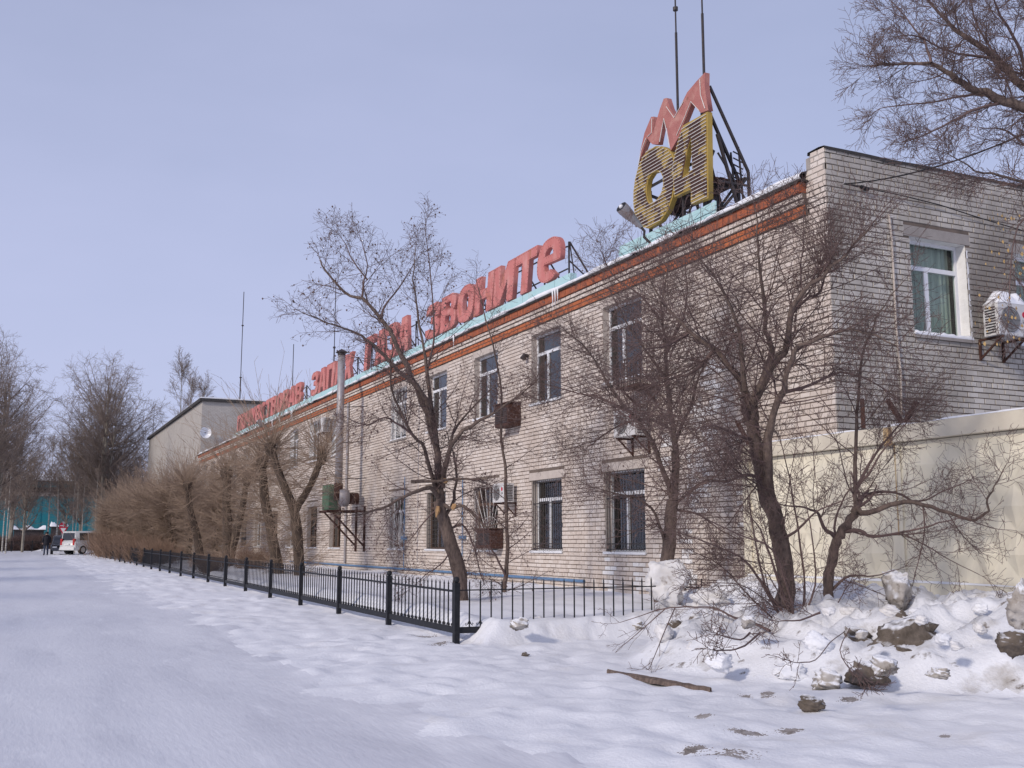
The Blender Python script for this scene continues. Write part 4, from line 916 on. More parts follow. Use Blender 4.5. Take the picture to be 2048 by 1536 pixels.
def tree(name, label, cat, base, limbs, depth, seed, S=APPLE, dens=6.0, mats=None, group=None, lmul=1.0, tips=None, first=1):
    """limbs: photo-pixel polylines with start/end radius and a lean in depth; each then carries its own branches"""
    rng = random.Random(seed); S = dict(S); S['tips'] = [] if tips else None; S['ptip'] = tips or 0
    mats = mats or (m_bark, m_twig); trunk, crown = [], []
    S['len'] = [q * lmul for q in S['len']]
    for li, (pp, r0, r1, dd, tw) in enumerate(limbs):
        L = []; n = len(pp)
        for i, (a, b) in enumerate(pp): L.append(at(a, b, depth + dd[0] + (dd[1] - dd[0]) * i / (n - 1)))
        if li == 0 and base is not None: L[0] = np.array(base)
        L = smooth_line(L); m = len(L)
        for i in range(1, m - 1): L[i] = L[i] + np.array([rng.gauss(0, 1) for _ in range(3)]) * min(r0, .05) * .22
        rr = [r0 + (r1 - r0) * (i / (m - 1))**.8 for i in range(m)]
        (trunk if r0 > .03 else crown).append(([tuple(q) for q in L], rr))
        if tw <= 0: continue
        for i in range(m - 1):
            a, b = L[i], L[i + 1]; sl_ = float(np.linalg.norm(b - a)); d = norm(tuple(b - a)); f = i / (m - 1)
            k = sl_ * dens * tw * (.5 + .8 * f); k = int(k) + (rng.random() < k - int(k))
            for _ in range(k):
                t = rng.random(); q = tuple(a + (b - a) * t)
                twig(crown, rng, q, turn(d, rng.uniform(.5, 1.2), rng), S['len'][0] * rng.uniform(.45, 1.3) * (1.1 - .6 * f), max(.0035, min(.011, rr[i] * .4)), 0, S)
        e = L[-1]; d = norm(tuple(L[-1] - L[-2])); twig(crown, rng, tuple(e), d, S['len'][0] * .35, max(.003, r1 * .8), 0, S)
    o = empty(name, limbs_base(limbs, depth, base), label, cat, group)
    if trunk: put('trunk', tubes('trunk', trunk), mats[0], o)
    put('crown', tubes('crown', crown), mats[1], o)
    if tips and S['tips']:
        fr = MB(); V = []; Q = []
        for p in S['tips']:
            r_ = rng.uniform(.010, .021); k = len(V); V += [(p[0]+r_, p[1], p[2]), (p[0], p[1]+r_, p[2]), (p[0]-r_, p[1], p[2]), (p[0], p[1]-r_, p[2]), (p[0], p[1], p[2]+r_), (p[0], p[1], p[2]-r_*1.4)]
            for i in range(4): Q += [(k+i, k+(i+1)%4, k+4), (k+(i+1)%4, k+i, k+5)]
        tag(put('dried_fruit', np_mesh('dried_fruit', V, Q), m_twig, o), kind='stuff')
    return o
def limbs_base(limbs, depth, base):
    if base is not None: return base
    return at(*limbs[0][0][0], depth + limbs[0][3][0])
def gpt(x, y, dz=-.08): return (x, y, hz(x, y) + dz)
def dep(p): return float((np.array(p) - CAM) @ fwd)
bA = gpt(7.62, 18.4); dA = dep(bA)
tA = tree('apple_tree', 'crooked bare apple tree with snapped limbs standing just inside the fence corner', 'tree', bA, [
 ([(922,1205),(918,1150),(902,1090),(888,1040),(878,1002)], .145, .11, (0, 0), .0),
 ([(880,1010),(876,950),(872,885),(845,800),(812,735),(788,678),(762,637),(724,599),(689,585),(651,541),(640,520)], .085, .012, (0, .6), .65),
 ([(724,599),(728,561),(735,530),(718,468)], .025, .006, (.45, .3), .6),
 ([(735,560),(705,520),(692,490),(676,468)], .018, .005, (.4, .8), .8),
 ([(868,880),(853,801),(812,755),(771,714),(733,678),(703,661),(657,646),(600,623)], .055, .008, (.1, -.9), .7),
 ([(762,637),(770,610),(800,572),(830,525)], .03, .007, (.3, .9), .6),
 ([(873,890),(862,800),(853,743),(848,699),(835,626),(828,560),(832,494)], .05, .006, (0, .9), .6),
 ([(852,745),(866,690),(868,632),(858,520),(850,455)], .028, .005, (.4, .1), .6),
 ([(884,975),(893,920),(906,885),(941,852),(993,822),(1040,790),(1075,760)], .06, .010, (0, -1.0), 1.0),
 ([(900,900),(915,850),(960,800),(990,770)], .035, .008, (-.1, 1.0), .9),
 ([(872,990),(850,900),(826,870),(790,800),(780,745),(786,700)], .045, .008, (0, -1.2), .9),
 ([(826,870),(800,850),(770,835),(735,850),(700,838)], .028, .007, (-.5, -1.2), .8),
 ([(880,1000),(860,975),(820,985),(780,1010),(735,1025),(705,1030)], .05, .010, (0, -1.4), .8),
 ([(880,1005),(900,1015),(930,1012),(958,1040),(975,1053),(1012,1042)], .045, .014, (-.05, -.5), .5),
 ([(893,1060),(925,1050),(945,1085),(958,1130),(965,1160)], .03, .006, (0, .5), .8),
 ([(822,963),(880,962),(905,958),(946,960)], .032, .02, (-.15, -.25), .3),
 ([(905,1100),(880,1130),(850,1150),(830,1170)], .018, .005, (0, -.7), .7),
 ([(885,1010),(850,1040),(820,1080),(790,1100)], .02, .005, (0, .8), .7),
 ([(890,1030),(907,1000),(912,940),(905,900)], .045, .015, (.1, .4), .5),
], dA, 3, dens=7.5, tips=.13, lmul=.82)
# raw broken wood where limbs snapped off
for k, (a, b, c, d) in enumerate(((876,1012,872,1035), (905,1018,912,1008), (889,965,893,958))):
    p0, p1 = at(a, b, dA - .16), at(c, d, dA - .2); mb = MB(); mb.tube([p0, (p0 + p1) / 2 + np.array((.01, 0, .02)), p1], [.035, .05, .008], 6); mb.build('snapped_wood', m_wood, tA)
bB = gpt(9.55, 20.7)
tree('sapling', 'thin straight young tree rising beside the crooked apple tree', 'tree', bB, [
 ([(1022,1182),(1012,1150),(1016,1090),(1012,1000),(1008,930),(1003,850),(1000,760),(985,690),(965,620),(955,570)], .055, .008, (0, .2), .55),
 ([(1012,1155),(990,1110),(965,1075),(940,1050)], .03, .007, (0, -.4), .7),
 ([(1014,1100),(1040,1080),(1065,1060)], .015, .005, (0, .5), .8),
 ([(1014,1060),(990,1040),(960,1055)], .015, .005, (0, -.5), .8),
], dep(bB), 5, dens=5.5, tips=.05)
bC = gpt(10.35, 15.95)
tree('apple_tree', 'bare tree with a straight trunk rising behind the tall snow block', 'tree', bC, [
 ([(1338,1150),(1338,1090),(1342,1040),(1345,1000)], .125, .10, (0, 0), 0),
 ([(1345,1005),(1330,950),(1300,880),(1262,825),(1225,780),(1180,705),(1125,655)], .06, .008, (0, -.9), 1.0),
 ([(1262,825),(1200,795),(1157,787),(1081,766)], .03, .007, (-.5, .2), 1.0),
 ([(1346,1000),(1352,930),(1345,850),(1335,760),(1330,680),(1322,610),(1335,540)], .075, .010, (0, .3), .9),
 ([(1346,960),(1352,880),(1385,800),(1405,735),(1440,680)], .045, .009, (0, .9), .9),
 ([(1340,770),(1300,710),(1260,660),(1230,600)], .035, .007, (.2, -.6), 1.0),
 ([(1332,700),(1365,640),(1375,580),(1370,520)], .03, .007, (.2, .7), .9),
 ([(1330,1085),(1310,1030),(1280,1000),(1235,988),(1190,975)], .035, .007, (0, -.8), .9),
 ([(1350,1010),(1390,975),(1420,960),(1460,930)], .03, .007, (0, -.4), .9),
 ([(1348,1020),(1400,1030),(1440,1060),(1480,1080)], .025, .007, (0, .3), .8),
 ([(1335,850),(1290,840),(1240,850),(1190,880),(1130,900)], .028, .006, (.2, 1.2), .9),
 ([(1322,640),(1280,590),(1230,555),(1205,510)], .022, .006, (.2, .0), .9),
], dep(bC), 8, dens=12, tips=.03)
bD = gpt(8.3, 10.15); dD = dep(bD)
tree('apple_tree', 'largest bare tree with a leaning forked trunk on the snow heap before the yellow wall', 'tree', bD, [
 ([(1575,1262),(1574,1180),(1566,1100),(1550,1040),(1530,980),(1518,920),(1508,860)], .115, .085, (0, .1), .05),
 ([(1508,860),(1505,820),(1520,775),(1549,722),(1575,693),(1581,628),(1611,582),(1653,543),(1695,507),(1744,449)], .075, .009, (.1, -.7), .8),
 ([(1520,775),(1542,700),(1531,660),(1526,595),(1519,530),(1516,465),(1510,415)], .045, .007, (.1, .5), .8),
 ([(1508,860),(1490,790),(1470,745),(1430,700),(1380,662),(1335,620),(1300,560)], .06, .009, (.1, .9), .95),
 ([(1490,780),(1483,700),(1470,640),(1440,570),(1400,520)], .04, .008, (.1, -.4), .9),
 ([(1548,1030),(1538,960),(1536,880),(1552,815),(1568,780),(1581,726),(1598,693),(1663,667),(1728,664),(1790,690)], .065, .008, (.05, -.9), .8),
 ([(1581,628),(1610,600),(1640,582),(1655,520),(1650,470)], .025, .006, (-.3, .3), .9),
 ([(1430,700),(1390,740),(1340,760),(1300,800)], .03, .007, (.5, .3), .9),
 ([(1560,790),(1620,770),(1680,745),(1740,760),(1800,800)], .025, .006, (0, .6), .9),
 ([(1380,662),(1340,690),(1290,700),(1250,735)], .022, .006, (.7, -.3), .9),
 ([(1563,1080),(1590,1062),(1615,1040),(1640,1020),(1690,1000)], .022, .006, (0, -.5), .6),
 ([(1530,960),(1490,950),(1450,965),(1410,960),(1370,990)], .025, .006, (0, -.4), .8),
 ([(1508,880),(1470,870),(1430,850),(1390,860)], .025, .006, (.1, -.9), .9),
], dD, 13, dens=13, lmul=.95)
bE = gpt(9.15, 10.2); dE = dep(bE)
tree('apple_tree', 'small spreading bare tree with arching limbs against the yellow wall', 'tree', bE, [
 ([(1652,1245),(1656,1190),(1662,1130),(1672,1080),(1685,1060),(1705,1035),(1712,1018)], .066, .052, (0, 0), .03),
 ([(1712,1020),(1735,1027),(1780,1010),(1830,1006),(1880,1018),(1940,1040),(1972,1026),(1976,998),(1990,975),(2012,930)], .042, .005, (0, -.9), .75),
 ([(1712,1018),(1711,970),(1710,900),(1714,823),(1725,709),(1747,654),(1770,608),(1809,560)], .035, .005, (0, .3), .5),
 ([(1712,985),(1730,940),(1765,890),(1800,850),(1845,800)], .026, .006, (0, .6), .6),
 ([(1714,975),(1735,950),(1775,890),(1825,835)], .022, .006, (0, -.4), .6),
 ([(1690,1062),(1720,1062),(1745,1073),(1800,1065),(1860,1050),(1905,1040)], .03, .006, (0, -.6), .7),
 ([(1716,1000),(1745,985),(1790,985),(1840,1005),(1880,985),(1930,965)], .025, .006, (0, .7), .7),
 ([(1668,1072),(1645,1050),(1632,1022),(1600,1015),(1560,1008)], .03, .007, (0, -.5), .7),
 ([(1672,1085),(1670,1040),(1690,990),(1708,975)], .02, .006, (0, .3), .6),
 ([(1664,1180),(1690,1155),(1720,1150),(1745,1152),(1790,1140)], .022, .005, (0, -.5), .6),
 ([(1800,1065),(1850,1090),(1900,1120),(1960,1150)], .012, .004, (-.4, -.8), .6),
], dE, 17, dens=6, lmul=.72)
bF = gpt(8.2, 10.0); dF = dep(bF)
def stem(*pts, r=.02, d=(0, -.3), tw=.6): return (list(pts), r, .005, d, tw)
tree('shrub', 'clump of bare shoots round the foot of the leaning tree', 'shrub', bF, [
 stem((1570,1250),(1530,1170),(1510,1080),(1495,980), r=.022), stem((1585,1245),(1550,1140),(1520,1060),(1500,1035), r=.024), stem((1590,1248),(1575,1180),(1545,1100),(1480,1070),(1400,1030), r=.02, d=(0, -.7)),
 stem((1598,1245),(1610,1180),(1595,1050),(1580,960),(1560,880), r=.02, d=(0, .4)), stem((1565,1240),(1500,1130),(1440,1095),(1370,1070), r=.02, d=(0, -.6)), stem((1605,1240),(1630,1170),(1625,1080),(1610,1000), r=.016),
 stem((1580,1250),(1530,1200),(1480,1170),(1420,1165), r=.012, d=(0, -.5)), stem((1560,1250),(1500,1195),(1440,1130),(1390,1105), r=.014), stem((1640,1250),(1670,1215),(1690,1180),(1700,1165), r=.012),
 stem((1600,1250),(1560,1190),(1520,1130),(1470,1120), r=.012),
], dF, 23, dens=6, lmul=.65)
bG = on_ground(1540, 1262); dG = dep(bG); gd = lambda a, b: dep(on_ground(a, b)) - dG - .1
tree('fallen_branch', 'long forked bare branch lying out over the snow from the heap', 'branch', bG, [
 ([(1540,1256),(1500,1243),(1470,1235),(1430,1217),(1390,1214),(1340,1216),(1310,1222)], .018, .007, (0, gd(1310, 1275)), .5),
 ([(1330,1218),(1300,1245),(1265,1275),(1235,1300)], .009, .004, (gd(1330, 1270), gd(1235, 1305)), .5),
 ([(1350,1216),(1330,1260),(1310,1310),(1300,1335)], .009, .004, (gd(1350, 1265), gd(1300, 1340)), .5),
 ([(1320,1218),(1280,1232),(1240,1245)], .009, .004, (gd(1320, 1270), gd(1240, 1275)), .5),
], dG, 29, dens=2.2, lmul=.55, S=dict(APPLE, kids=[4, 2]))
bH = on_ground(1690, 1262)
tree('twig_litter', 'small dead twigs sprawling over the snow heap below the spreading tree', 'twigs', bH, [
 stem((1690,1250),(1660,1285),(1630,1320),(1600,1325), r=.005, d=(-.1, -.3)), stem((1700,1255),(1680,1300),(1700,1340),(1720,1360), r=.005, d=(-.1, -.3)), stem((1520,1265),(1490,1290),(1460,1300),(1430,1300), r=.012, d=(0, -.7)),
 stem((1500,1265),(1480,1280),(1440,1270), r=.012, d=(0, -.4)), stem((1640,1225),(1600,1240),(1560,1242), r=.012, d=(0, -.2)),
], dep(bH), 31, dens=4, lmul=.4)
# the big tree whose limbs reach in from the right, rooted behind the yellow wall
NEARS = dict(seg=[7, 5, 3], jit=[.12, .18, .2], trop=[.03, .02, .0], kids=[9, 6], len=[.95, .45, .2], ang=(.35, 1.0), rmin=.0022)
bN = (12.75, 8.3, -.1)
tN = tree('old_tree', 'big bare tree reaching dense branches over the end wall from behind the yellow wall', 'tree', bN, [
 ([(2330,1200),(2330,900),(2300,650),(2280,450),(2230,330)], .22, .15, (0, 0), 0),
 ([(2230,330),(2120,245),(2048,216),(1990,196),(1940,175),(1900,150),(1862,126),(1790,128),(1725,132)], .09, .006, (0, -.2), .9),
 ([(2230,330),(2150,230),(2060,180),(1990,115),(1930,70),(1880,30),(1840,-20)], .08, .012, (0, 1.2), 1.0),
 ([(1862,126),(1850,85),(1820,45),(1785,5)], .02, .006, (-.2, .4), .9),
 ([(2010,203),(1960,215),(1900,245),(1850,270),(1812,284)], .025, .005, (0, -.9), .7),
 ([(1980,190),(1930,190),(1860,205),(1790,212),(1755,220)], .02, .005, (.2, .9), .8),
 ([(2200,300),(2120,150),(2070,60),(2040,-40)], .06, .015, (0, -1.0), 1.0),
 ([(2060,180),(2040,100),(2000,30),(1980,-30)], .03, .008, (.4, -.4), 1.0),
 ([(1990,115),(1930,110),(1880,95),(1830,70),(1790,75)], .022, .005, (.6, -.3), .9),
 ([(2240,420),(2150,390),(2060,368),(2000,350),(1950,340),(1900,310)], .035, .006, (0, -.9), .8),
 ([(2230,400),(2140,330),(2070,300),(2010,260),(1960,255)], .03, .006, (0, .5), .8),
 ([(2150,260),(2100,160),(2020,140),(1960,60),(1940,0)], .03, .008, (.2, 1.6), 1.0),
 ([(2200,420),(2120,440),(2060,430),(2030,470),(2020,560),(2015,640)], .018, .004, (0, -.6), .55),
], dep((12.75, 8.3, 3)), 37, S=NEARS, lmul=.8, dens=9.5, mats=(m_bark, m_twig))
rg = random.Random(5); V = []; Q = []
for _ in range(70):
    c = at(rg.gauss(2012, 28), rg.uniform(425, 690), dep((12.75, 8.3, 3)) - rg.uniform(.2, .9)); L_ = rg.uniform(.03, .06); w_ = L_ * .3; a = rg.uniform(0, 6.3)
    u_ = np.array((math.cos(a), math.sin(a), 0)); k = len(V); V += [c, c + u_ * w_ + np.array((0, 0, -L_ * .5)), c + np.array((0.004, 0, -L_)), c - u_ * w_ + np.array((0, .006, -L_ * .5))]; Q.append((k, k+1, k+2, k+3))
tag(put('dry_seed_cluster', np_mesh('dry_seed_cluster', V, Q), m_seed, tN), kind='stuff')

# ---------------------------------------------------------------- pollarded willows along the fence
WIL = dict(seg=[4, 3], jit=[.05, .10], trop=[.02, .02], kids=[7], len=[1.7, .6], ang=(.15, .6), rmin=.0038)
def willow_mesh(seed, stems, hgt, bushy, fork=0):
    rng = random.Random(seed); tr, cr = [], []
    heads = []
    for (dx, dy, h, r) in stems:
        P = smooth_line([(rng.uniform(-.1, .1), rng.uniform(-.1, .1), -.1), (dx * .35, dy * .35, h * .35), (dx * .8, dy * .8, h * .7), (dx, dy, h)] if not fork else [(.12, -.12, -.1), (.06, -.05, fork * .5), (-.05, .03, fork), (dx * .55, dy * .55, (fork + h) / 2), (dx, dy, h)])
        tr.append(([tuple(q) for q in P], [r * (1.15 - .45 * i / (len(P) - 1)) for i in range(len(P))])); heads.append((dx, dy, h))
        tr.append(([(dx, dy, h - .25), (dx, dy, h - .05), (dx, dy, h + .12), (dx, dy, h + .2)], [r * .7, r * 1.25, r * 1.1, .02]))
        for i in range(len(P) - 1):
            for _ in range(int(bushy * (2 + 5 * i / len(P)))):
                q = P[i] + (P[i+1] - P[i]) * rng.random(); a = rng.uniform(0, 6.28); e = rng.uniform(-.25, .9)
                twig(cr, rng, tuple(q), norm((math.cos(a), math.sin(a), e)), rng.uniform(.6, 1.5), .008, 0, WIL)
    for (dx, dy, h) in heads:
        for _ in range(int(70 * hgt)):
            a = rng.uniform(0, 6.28); e = rng.gauss(.9, .8)
            twig(cr, rng, (dx + rng.gauss(0, .06), dy + rng.gauss(0, .06), h + rng.gauss(0, .08)), norm((math.cos(a), math.sin(a), e)), rng.uniform(1.2, 3.2) * hgt, .010, 0, WIL)
    a_, b_ = tubes('trunk', tr), tubes('shoots', cr); a_.materials.append(m_wbark); b_.materials.append(m_wtwig)
    return a_, b_
def willow_inst(ms, loc, rz, s_, label, group=None, tw=None):
    o = empty('willow_tree', loc, label, 'tree', group, rz)
    for nm, me in (('trunk', ms[0]), ('crown', ms[1])):
        c = bpy.data.objects.new(nm, me); col.objects.link(c); c.parent = o; c.scale = (s_, s_, s_)
    return o
vA = willow_mesh(1, [(-.62, .7, 4.1, .16), (.62, -.4, 3.8, .13)], 1.0, 2, fork=2.0)
vB = willow_mesh(2, [(-.55, .6, 3.7, .17)], .9, 6)
vC = willow_mesh(3, [(-.1, .3, 3.8, .2), (.35, -.5, 3.5, .15)], .95, 4)
vD = willow_mesh(6, [(0, .1, 2.9, .13), (.4, .35, 2.7, .1), (-.4, -.1, 2.6, .1)], .8, 7)
def wpos(px, x): p = on_x(px, 1130, x); return (x, p[1], hz(x, p[1]) - .1)
willow_inst(vA, wpos(590, 8.2), .25, 1.0, 'pollarded willow with a forked dark trunk beside the metal flue')
willow_inst(vB, wpos(556, 8.3), -.1, 1.05, 'pollarded willow with one leaning trunk close behind the forked willow')
willow_inst(vC, wpos(458, 8.3), .3, 1.05, 'pollarded willow with two thick trunks halfway along the fence')
willow_inst(vB, wpos(405, 8.0), .9, 1.0, 'strongly leaning pollarded willow in the middle of the row')
for px, x, v, s_, rz in ((430, 9.4, vD, 1.1, 1.0), (375, 8.6, vC, 1.0, 2.0), (345, 8.0, vD, 1.15, .4), (330, 8.8, vB, .95, 3.0), (312, 7.8, vD, 1.15, 2.2), (296, 8.4, vC, .95, 4.0), (280, 7.6, vD, 1.15, 5.0), (268, 8.2, vB, .9, 1.2), (256, 7.4, vD, 1.1, 3.3), (240, 7.6, vD, 1.15, .9), (228, 7.2, vD, 1.05, 2.8), (218, 7.2, vD, 1.0, 1.9)):
    willow_inst(v, wpos(px, x), rz, s_, 'bushy brown pollarded willow crowded in the row along the far fence', 'crowded willows along the fence')
# low brown bushes under the willows at the fence
def bush(seed, n, h, w):
    rng = random.Random(seed); cr = []
    for _ in range(n):
        a = rng.uniform(0, 6.28); twig(cr, rng, (rng.gauss(0, w * .3), rng.gauss(0, w * .3), -.05), norm((math.cos(a) * .7, math.sin(a) * .7, rng.uniform(.4, 1.4))), rng.uniform(.5, 1) * h, .008, 0, dict(WIL, len=[h, h * .4]))
    return tubes('shoots', cr)
bsh = bush(9, 260, 1.5, 1.3); bsh.materials.append(m_btwig)
for i, (px, x, s_) in enumerate(((505, 8.6, .7), (318, 6.5, .9), (285, 6.4, 1.0), (262, 6.4, 1.1), (243, 6.4, 1.2), (228, 6.4, 1.3), (214, 6.3, 1.3), (420, 6.3, .5))):
    p = on_x(px, 1120, x); o = empty('brown_bush', (x, p[1], hz(x, p[1])), 'low tangled brown bush at the foot of the willow row', 'bush', 'brown bushes under the willows', rz=i * 1.3)
    c = bpy.data.objects.new('shoots', bsh); col.objects.link(c); c.parent = o; c.scale = (s_, s_, s_)

# ---------------------------------------------------------------- far end of the street
FARS = dict(seg=[6, 5, 3], jit=[.09, .14, .18], trop=[.05, .04, .03], kids=[9, 6], len=[6.0, 2.2, .9], ang=(.3, .85), rmin=.008)
def far_tree(seed, H, spread, r, bare=.3, n=46, S=FARS, lean=0.0):
    rng = random.Random(seed); tr, cr = [], []
    P = smooth_line([(0, 0, -.3), (.02 * H * lean, .1, H * .3), (.03 * H * lean, -.1, H * .6), (.05 * H * lean, .1, H * .96)])
    tr.append(([tuple(q) for q in P], [r * (1 - .88 * i / (len(P) - 1)) for i in range(len(P))]))
    for _ in range(n):
        f = bare + (1 - bare) * rng.random()**.8; k = min(int(f * (len(P) - 1)), len(P) - 2); q = P[k] + (P[k+1] - P[k]) * rng.random(); a = rng.uniform(0, 6.28)
        twig(cr, rng, tuple(q), norm((math.cos(a), math.sin(a), rng.uniform(.25, .75) + 1.5 * f**1.5)), spread * (1.1 - .62 * max(0, f - .4) / .6) * rng.uniform(.6, 1.1), r * .28 * (1.1 - f), 0, dict(S, len=[1, spread * .38, spread * .16]))
    return tubes('trunk', tr), tubes('crown', cr)
def far_put(ms, px, y, label, cat='tree', s_=1.0, bark=None, rz=0, group=None, X=None, name='tall_tree'):
    p = on_y(px, 1090, y); o = empty(name, (p[0], y, hz(p[0], y) - .1), label, cat, group, rz)
    for nm, me, mm in (('trunk', ms[0], bark or m_fbark), ('crown', ms[1], m_ftwig)):
        c = bpy.data.objects.new(nm, me); col.objects.link(c); c.parent = o; c.scale = (s_, s_, s_)
        if not me.materials: me.materials.append(mm)
    return o
def round_tree(seed, H, W, r, fork, n, base_c=.32):
    """broad rounded crown: limbs sweep from a forked trunk to points through the crown's volume"""
    rng = random.Random(seed); tr, cr = [], []; S = dict(seg=[5, 4], jit=[.2, .25], trop=[.02, .01], kids=[8], len=[1.5, .7], ang=(.4, 1.1), rmin=.007)
    cz, rz = H * (base_c + (1 - base_c) / 2), H * (1 - base_c) / 2
    stems = [(0, 0, H * .8, r)] + [(rng.uniform(-.1, .1) * W, rng.uniform(-.1, .1) * W, H * rng.uniform(.6, .72), r * .6) for _ in range(fork)]
    lines = []
    for dx, dy, h, rr in stems:
        P = smooth_line([(dx * .05, dy * .05, -.3), (dx * .2, dy * .2, H * .2), (dx * .6, dy * .6, h * .6), (dx, dy, h)]); lines.append(P); tr.append(([tuple(q) for q in P], [rr * (1 - .85 * i / (len(P) - 1)) for i in range(len(P))]))
    for k in range(n):
        while True:
            u = [rng.uniform(-1, 1) for _ in range(3)]; q = u[0]**2 + u[1]**2 + u[2]**2
            if .3 < q < 1: break
        e = np.array((u[0] * W / 2 * (1 + .12 * math.sin(3 * u[2] + seed)), u[1] * W / 2, cz + u[2] * rz * (1.0 if u[2] > 0 else .95))); P = lines[rng.randrange(len(lines))]
        zt_ = max(H * .2, min(H * .72, e[2] - .55 * math.hypot(e[0], e[1]) - rng.uniform(.5, 2.5))); j = min(range(len(P)), key=lambda i: abs(P[i][2] - zt_)); s0 = P[j]
        m1 = s0 * .55 + e * .45 + np.array((rng.gauss(0, .25), rng.gauss(0, .25), -.35)); L = smooth_line([s0, m1, e]); br = rng.uniform(.035, .06); cr.append(([tuple(q) for q in L], [br * (1 - .75 * i / (len(L) - 1)) for i in range(len(L))]))
        d = norm(tuple(e - m1))
        for i in range(2, len(L)):
            for _ in range(2): twig(cr, rng, tuple(L[i]), turn(d, rng.uniform(.5, 1.4), rng), rng.uniform(.7, 1.7), .013, 0, S)
    return tubes('trunk', tr), tubes('crown', cr)
tP = round_tree(41, 20.5, 11.0, .40, 2, 150); tQ = round_tree(42, 19.5, 10.5, .36, 1, 130, .28); tR = round_tree(43, 12.5, 6.5, .16, 1, 55, .3); tS = far_tree(44, 15, 2.4, .13, .45, 26); tT = far_tree(45, 19, 3.0, .16, .42, 34)
far_put(tP, 200, 112, 'tall broad poplar with a pale forked trunk rising over the far willows', s_=1.0)
far_put(tP, 196, 118, 'second broad poplar close behind the tall pale-trunked one', s_=.86, rz=2)
far_put(tQ, -10, 104, 'tall spreading tree at the open side of the street opposite the buildings', s_=.95)
far_put(tQ, -70, 90, 'tall spreading tree beside the street, partly out of view', s_=.9, rz=1.7)
far_put(tR, 160, 116, 'rounded smaller tree under the tall poplar', s_=1.1, rz=.6); far_put(tR, 235, 124, 'twiggy tree between the poplar and the grey building', s_=1.0, rz=2.1)
far_put(tQ, 20, 128, 'rounded tall tree in front of the hall end', s_=.85, rz=.4); far_put(tR, 130, 126, 'small rounded tree between the birches and the poplar', s_=.8, rz=5.1); far_put(tR, -25, 118, 'low rounded tree at the street side beneath the tall spreading trees', s_=1.0, rz=.2)
far_put(tR, 45, 112, 'low twiggy tree left of the birches', s_=.85, rz=3.5); far_put(tR, 262, 132, 'dark twiggy tree against the grey building edge', s_=.95, rz=1.1)
for px, y, s_ in ((94, 120, .78), (111, 121, .8)):
    far_put(tS, px, y, 'slender white-trunked birch standing in front of the turquoise hall', s_=s_, bark=m_birch, rz=px, group='birches before the turquoise hall', name='birch_tree')
for me in (tS[0],): me.materials.clear(); me.materials.append(m_birch)
for px, y, s_ in ((150, 100, .42), (162, 104, .45), (143, 108, .5), (188, 103, .5), (12, 98, .5), (5, 110, .6)):
    far_put(tS, px, y, 'young thin pale-stemmed tree at the far end of the street', s_=s_, rz=px * 1.3, group='young pale-stemmed trees', name='young_tree')
for px, y, s_, l in ((348, 150, 1.38, 'bare tree top showing just over the grey building roof'), (368, 155, 1.3, 'bare tree top with a straight leader over the grey building roof'), (395, 160, 1.3, 'bare tree top nearest the antenna over the grey building roof')):
    p = on_y(px, 1000, y); far_put(tT, px, y, l, s_=s_, rz=px)
# trees on the open side of the street, out of the picture, whose shadows fall over the road
for k, (x, y, s_) in enumerate(((-19, 22, .62), (-21, 33, .7), (-17, 46, .6), (-22, 12, .66), (-20, 60, .7))):
    far_put(tP if k % 2 else tQ, 0, y, 'bare roadside tree opposite the brick building', s_=s_, rz=k * 1.9, group='roadside trees opposite').location = (x, y, -.1)
m_tealb = mat('turquoise_cladding', (.012, .17, .20), (.013, .14, .17), .8, .6, stretch=(3, 3, .1))
th = empty('turquoise_hall', (6, 165, 0), 'long turquoise clad hall with snowy roof at the far end of the street', 'building')
xa, xb = on_y(-60, 1000, 165)[0], on_y(330, 1000, 165)[0]; zr = on_y(150, 966, 165)[2]; zm = on_y(150, 990, 165)[2]
mb = MB(); mb.box(xa, xb, 165, 195, -.2, zr); mb.build('wall', m_tealb, th)
mb = MB(); mb.box(xa - .3, xb + .3, 164.7, 195.2, zr + .002, zr + .25); mb.build('roof', m_roofing, th)
mb = MB(); mb.box(xa - .3, xb + .3, 164.75, 195, zr + .252, zr + 1.2); mb.build('roof_snow', m_roofsnow, th)
mb = MB(); mb.box(xa, xb, 164.9, 164.999, zm - .25, zm + .25); mb.build('pale_band', m_conc, th)
mb = MB(); mb.box(xa, xb, 164.92, 164.998, zm + .26, zm + 1.0); mb.build('ribbon_window', m_black, th)
for k in range(int((xb - xa) / 3)):
    mb = MB(); mb.box(xa + 3 * k, xa + 3 * k + .08, 164.93, 164.997, .0, zr - .05); mb.build('cladding_rib', m_tealb, th)
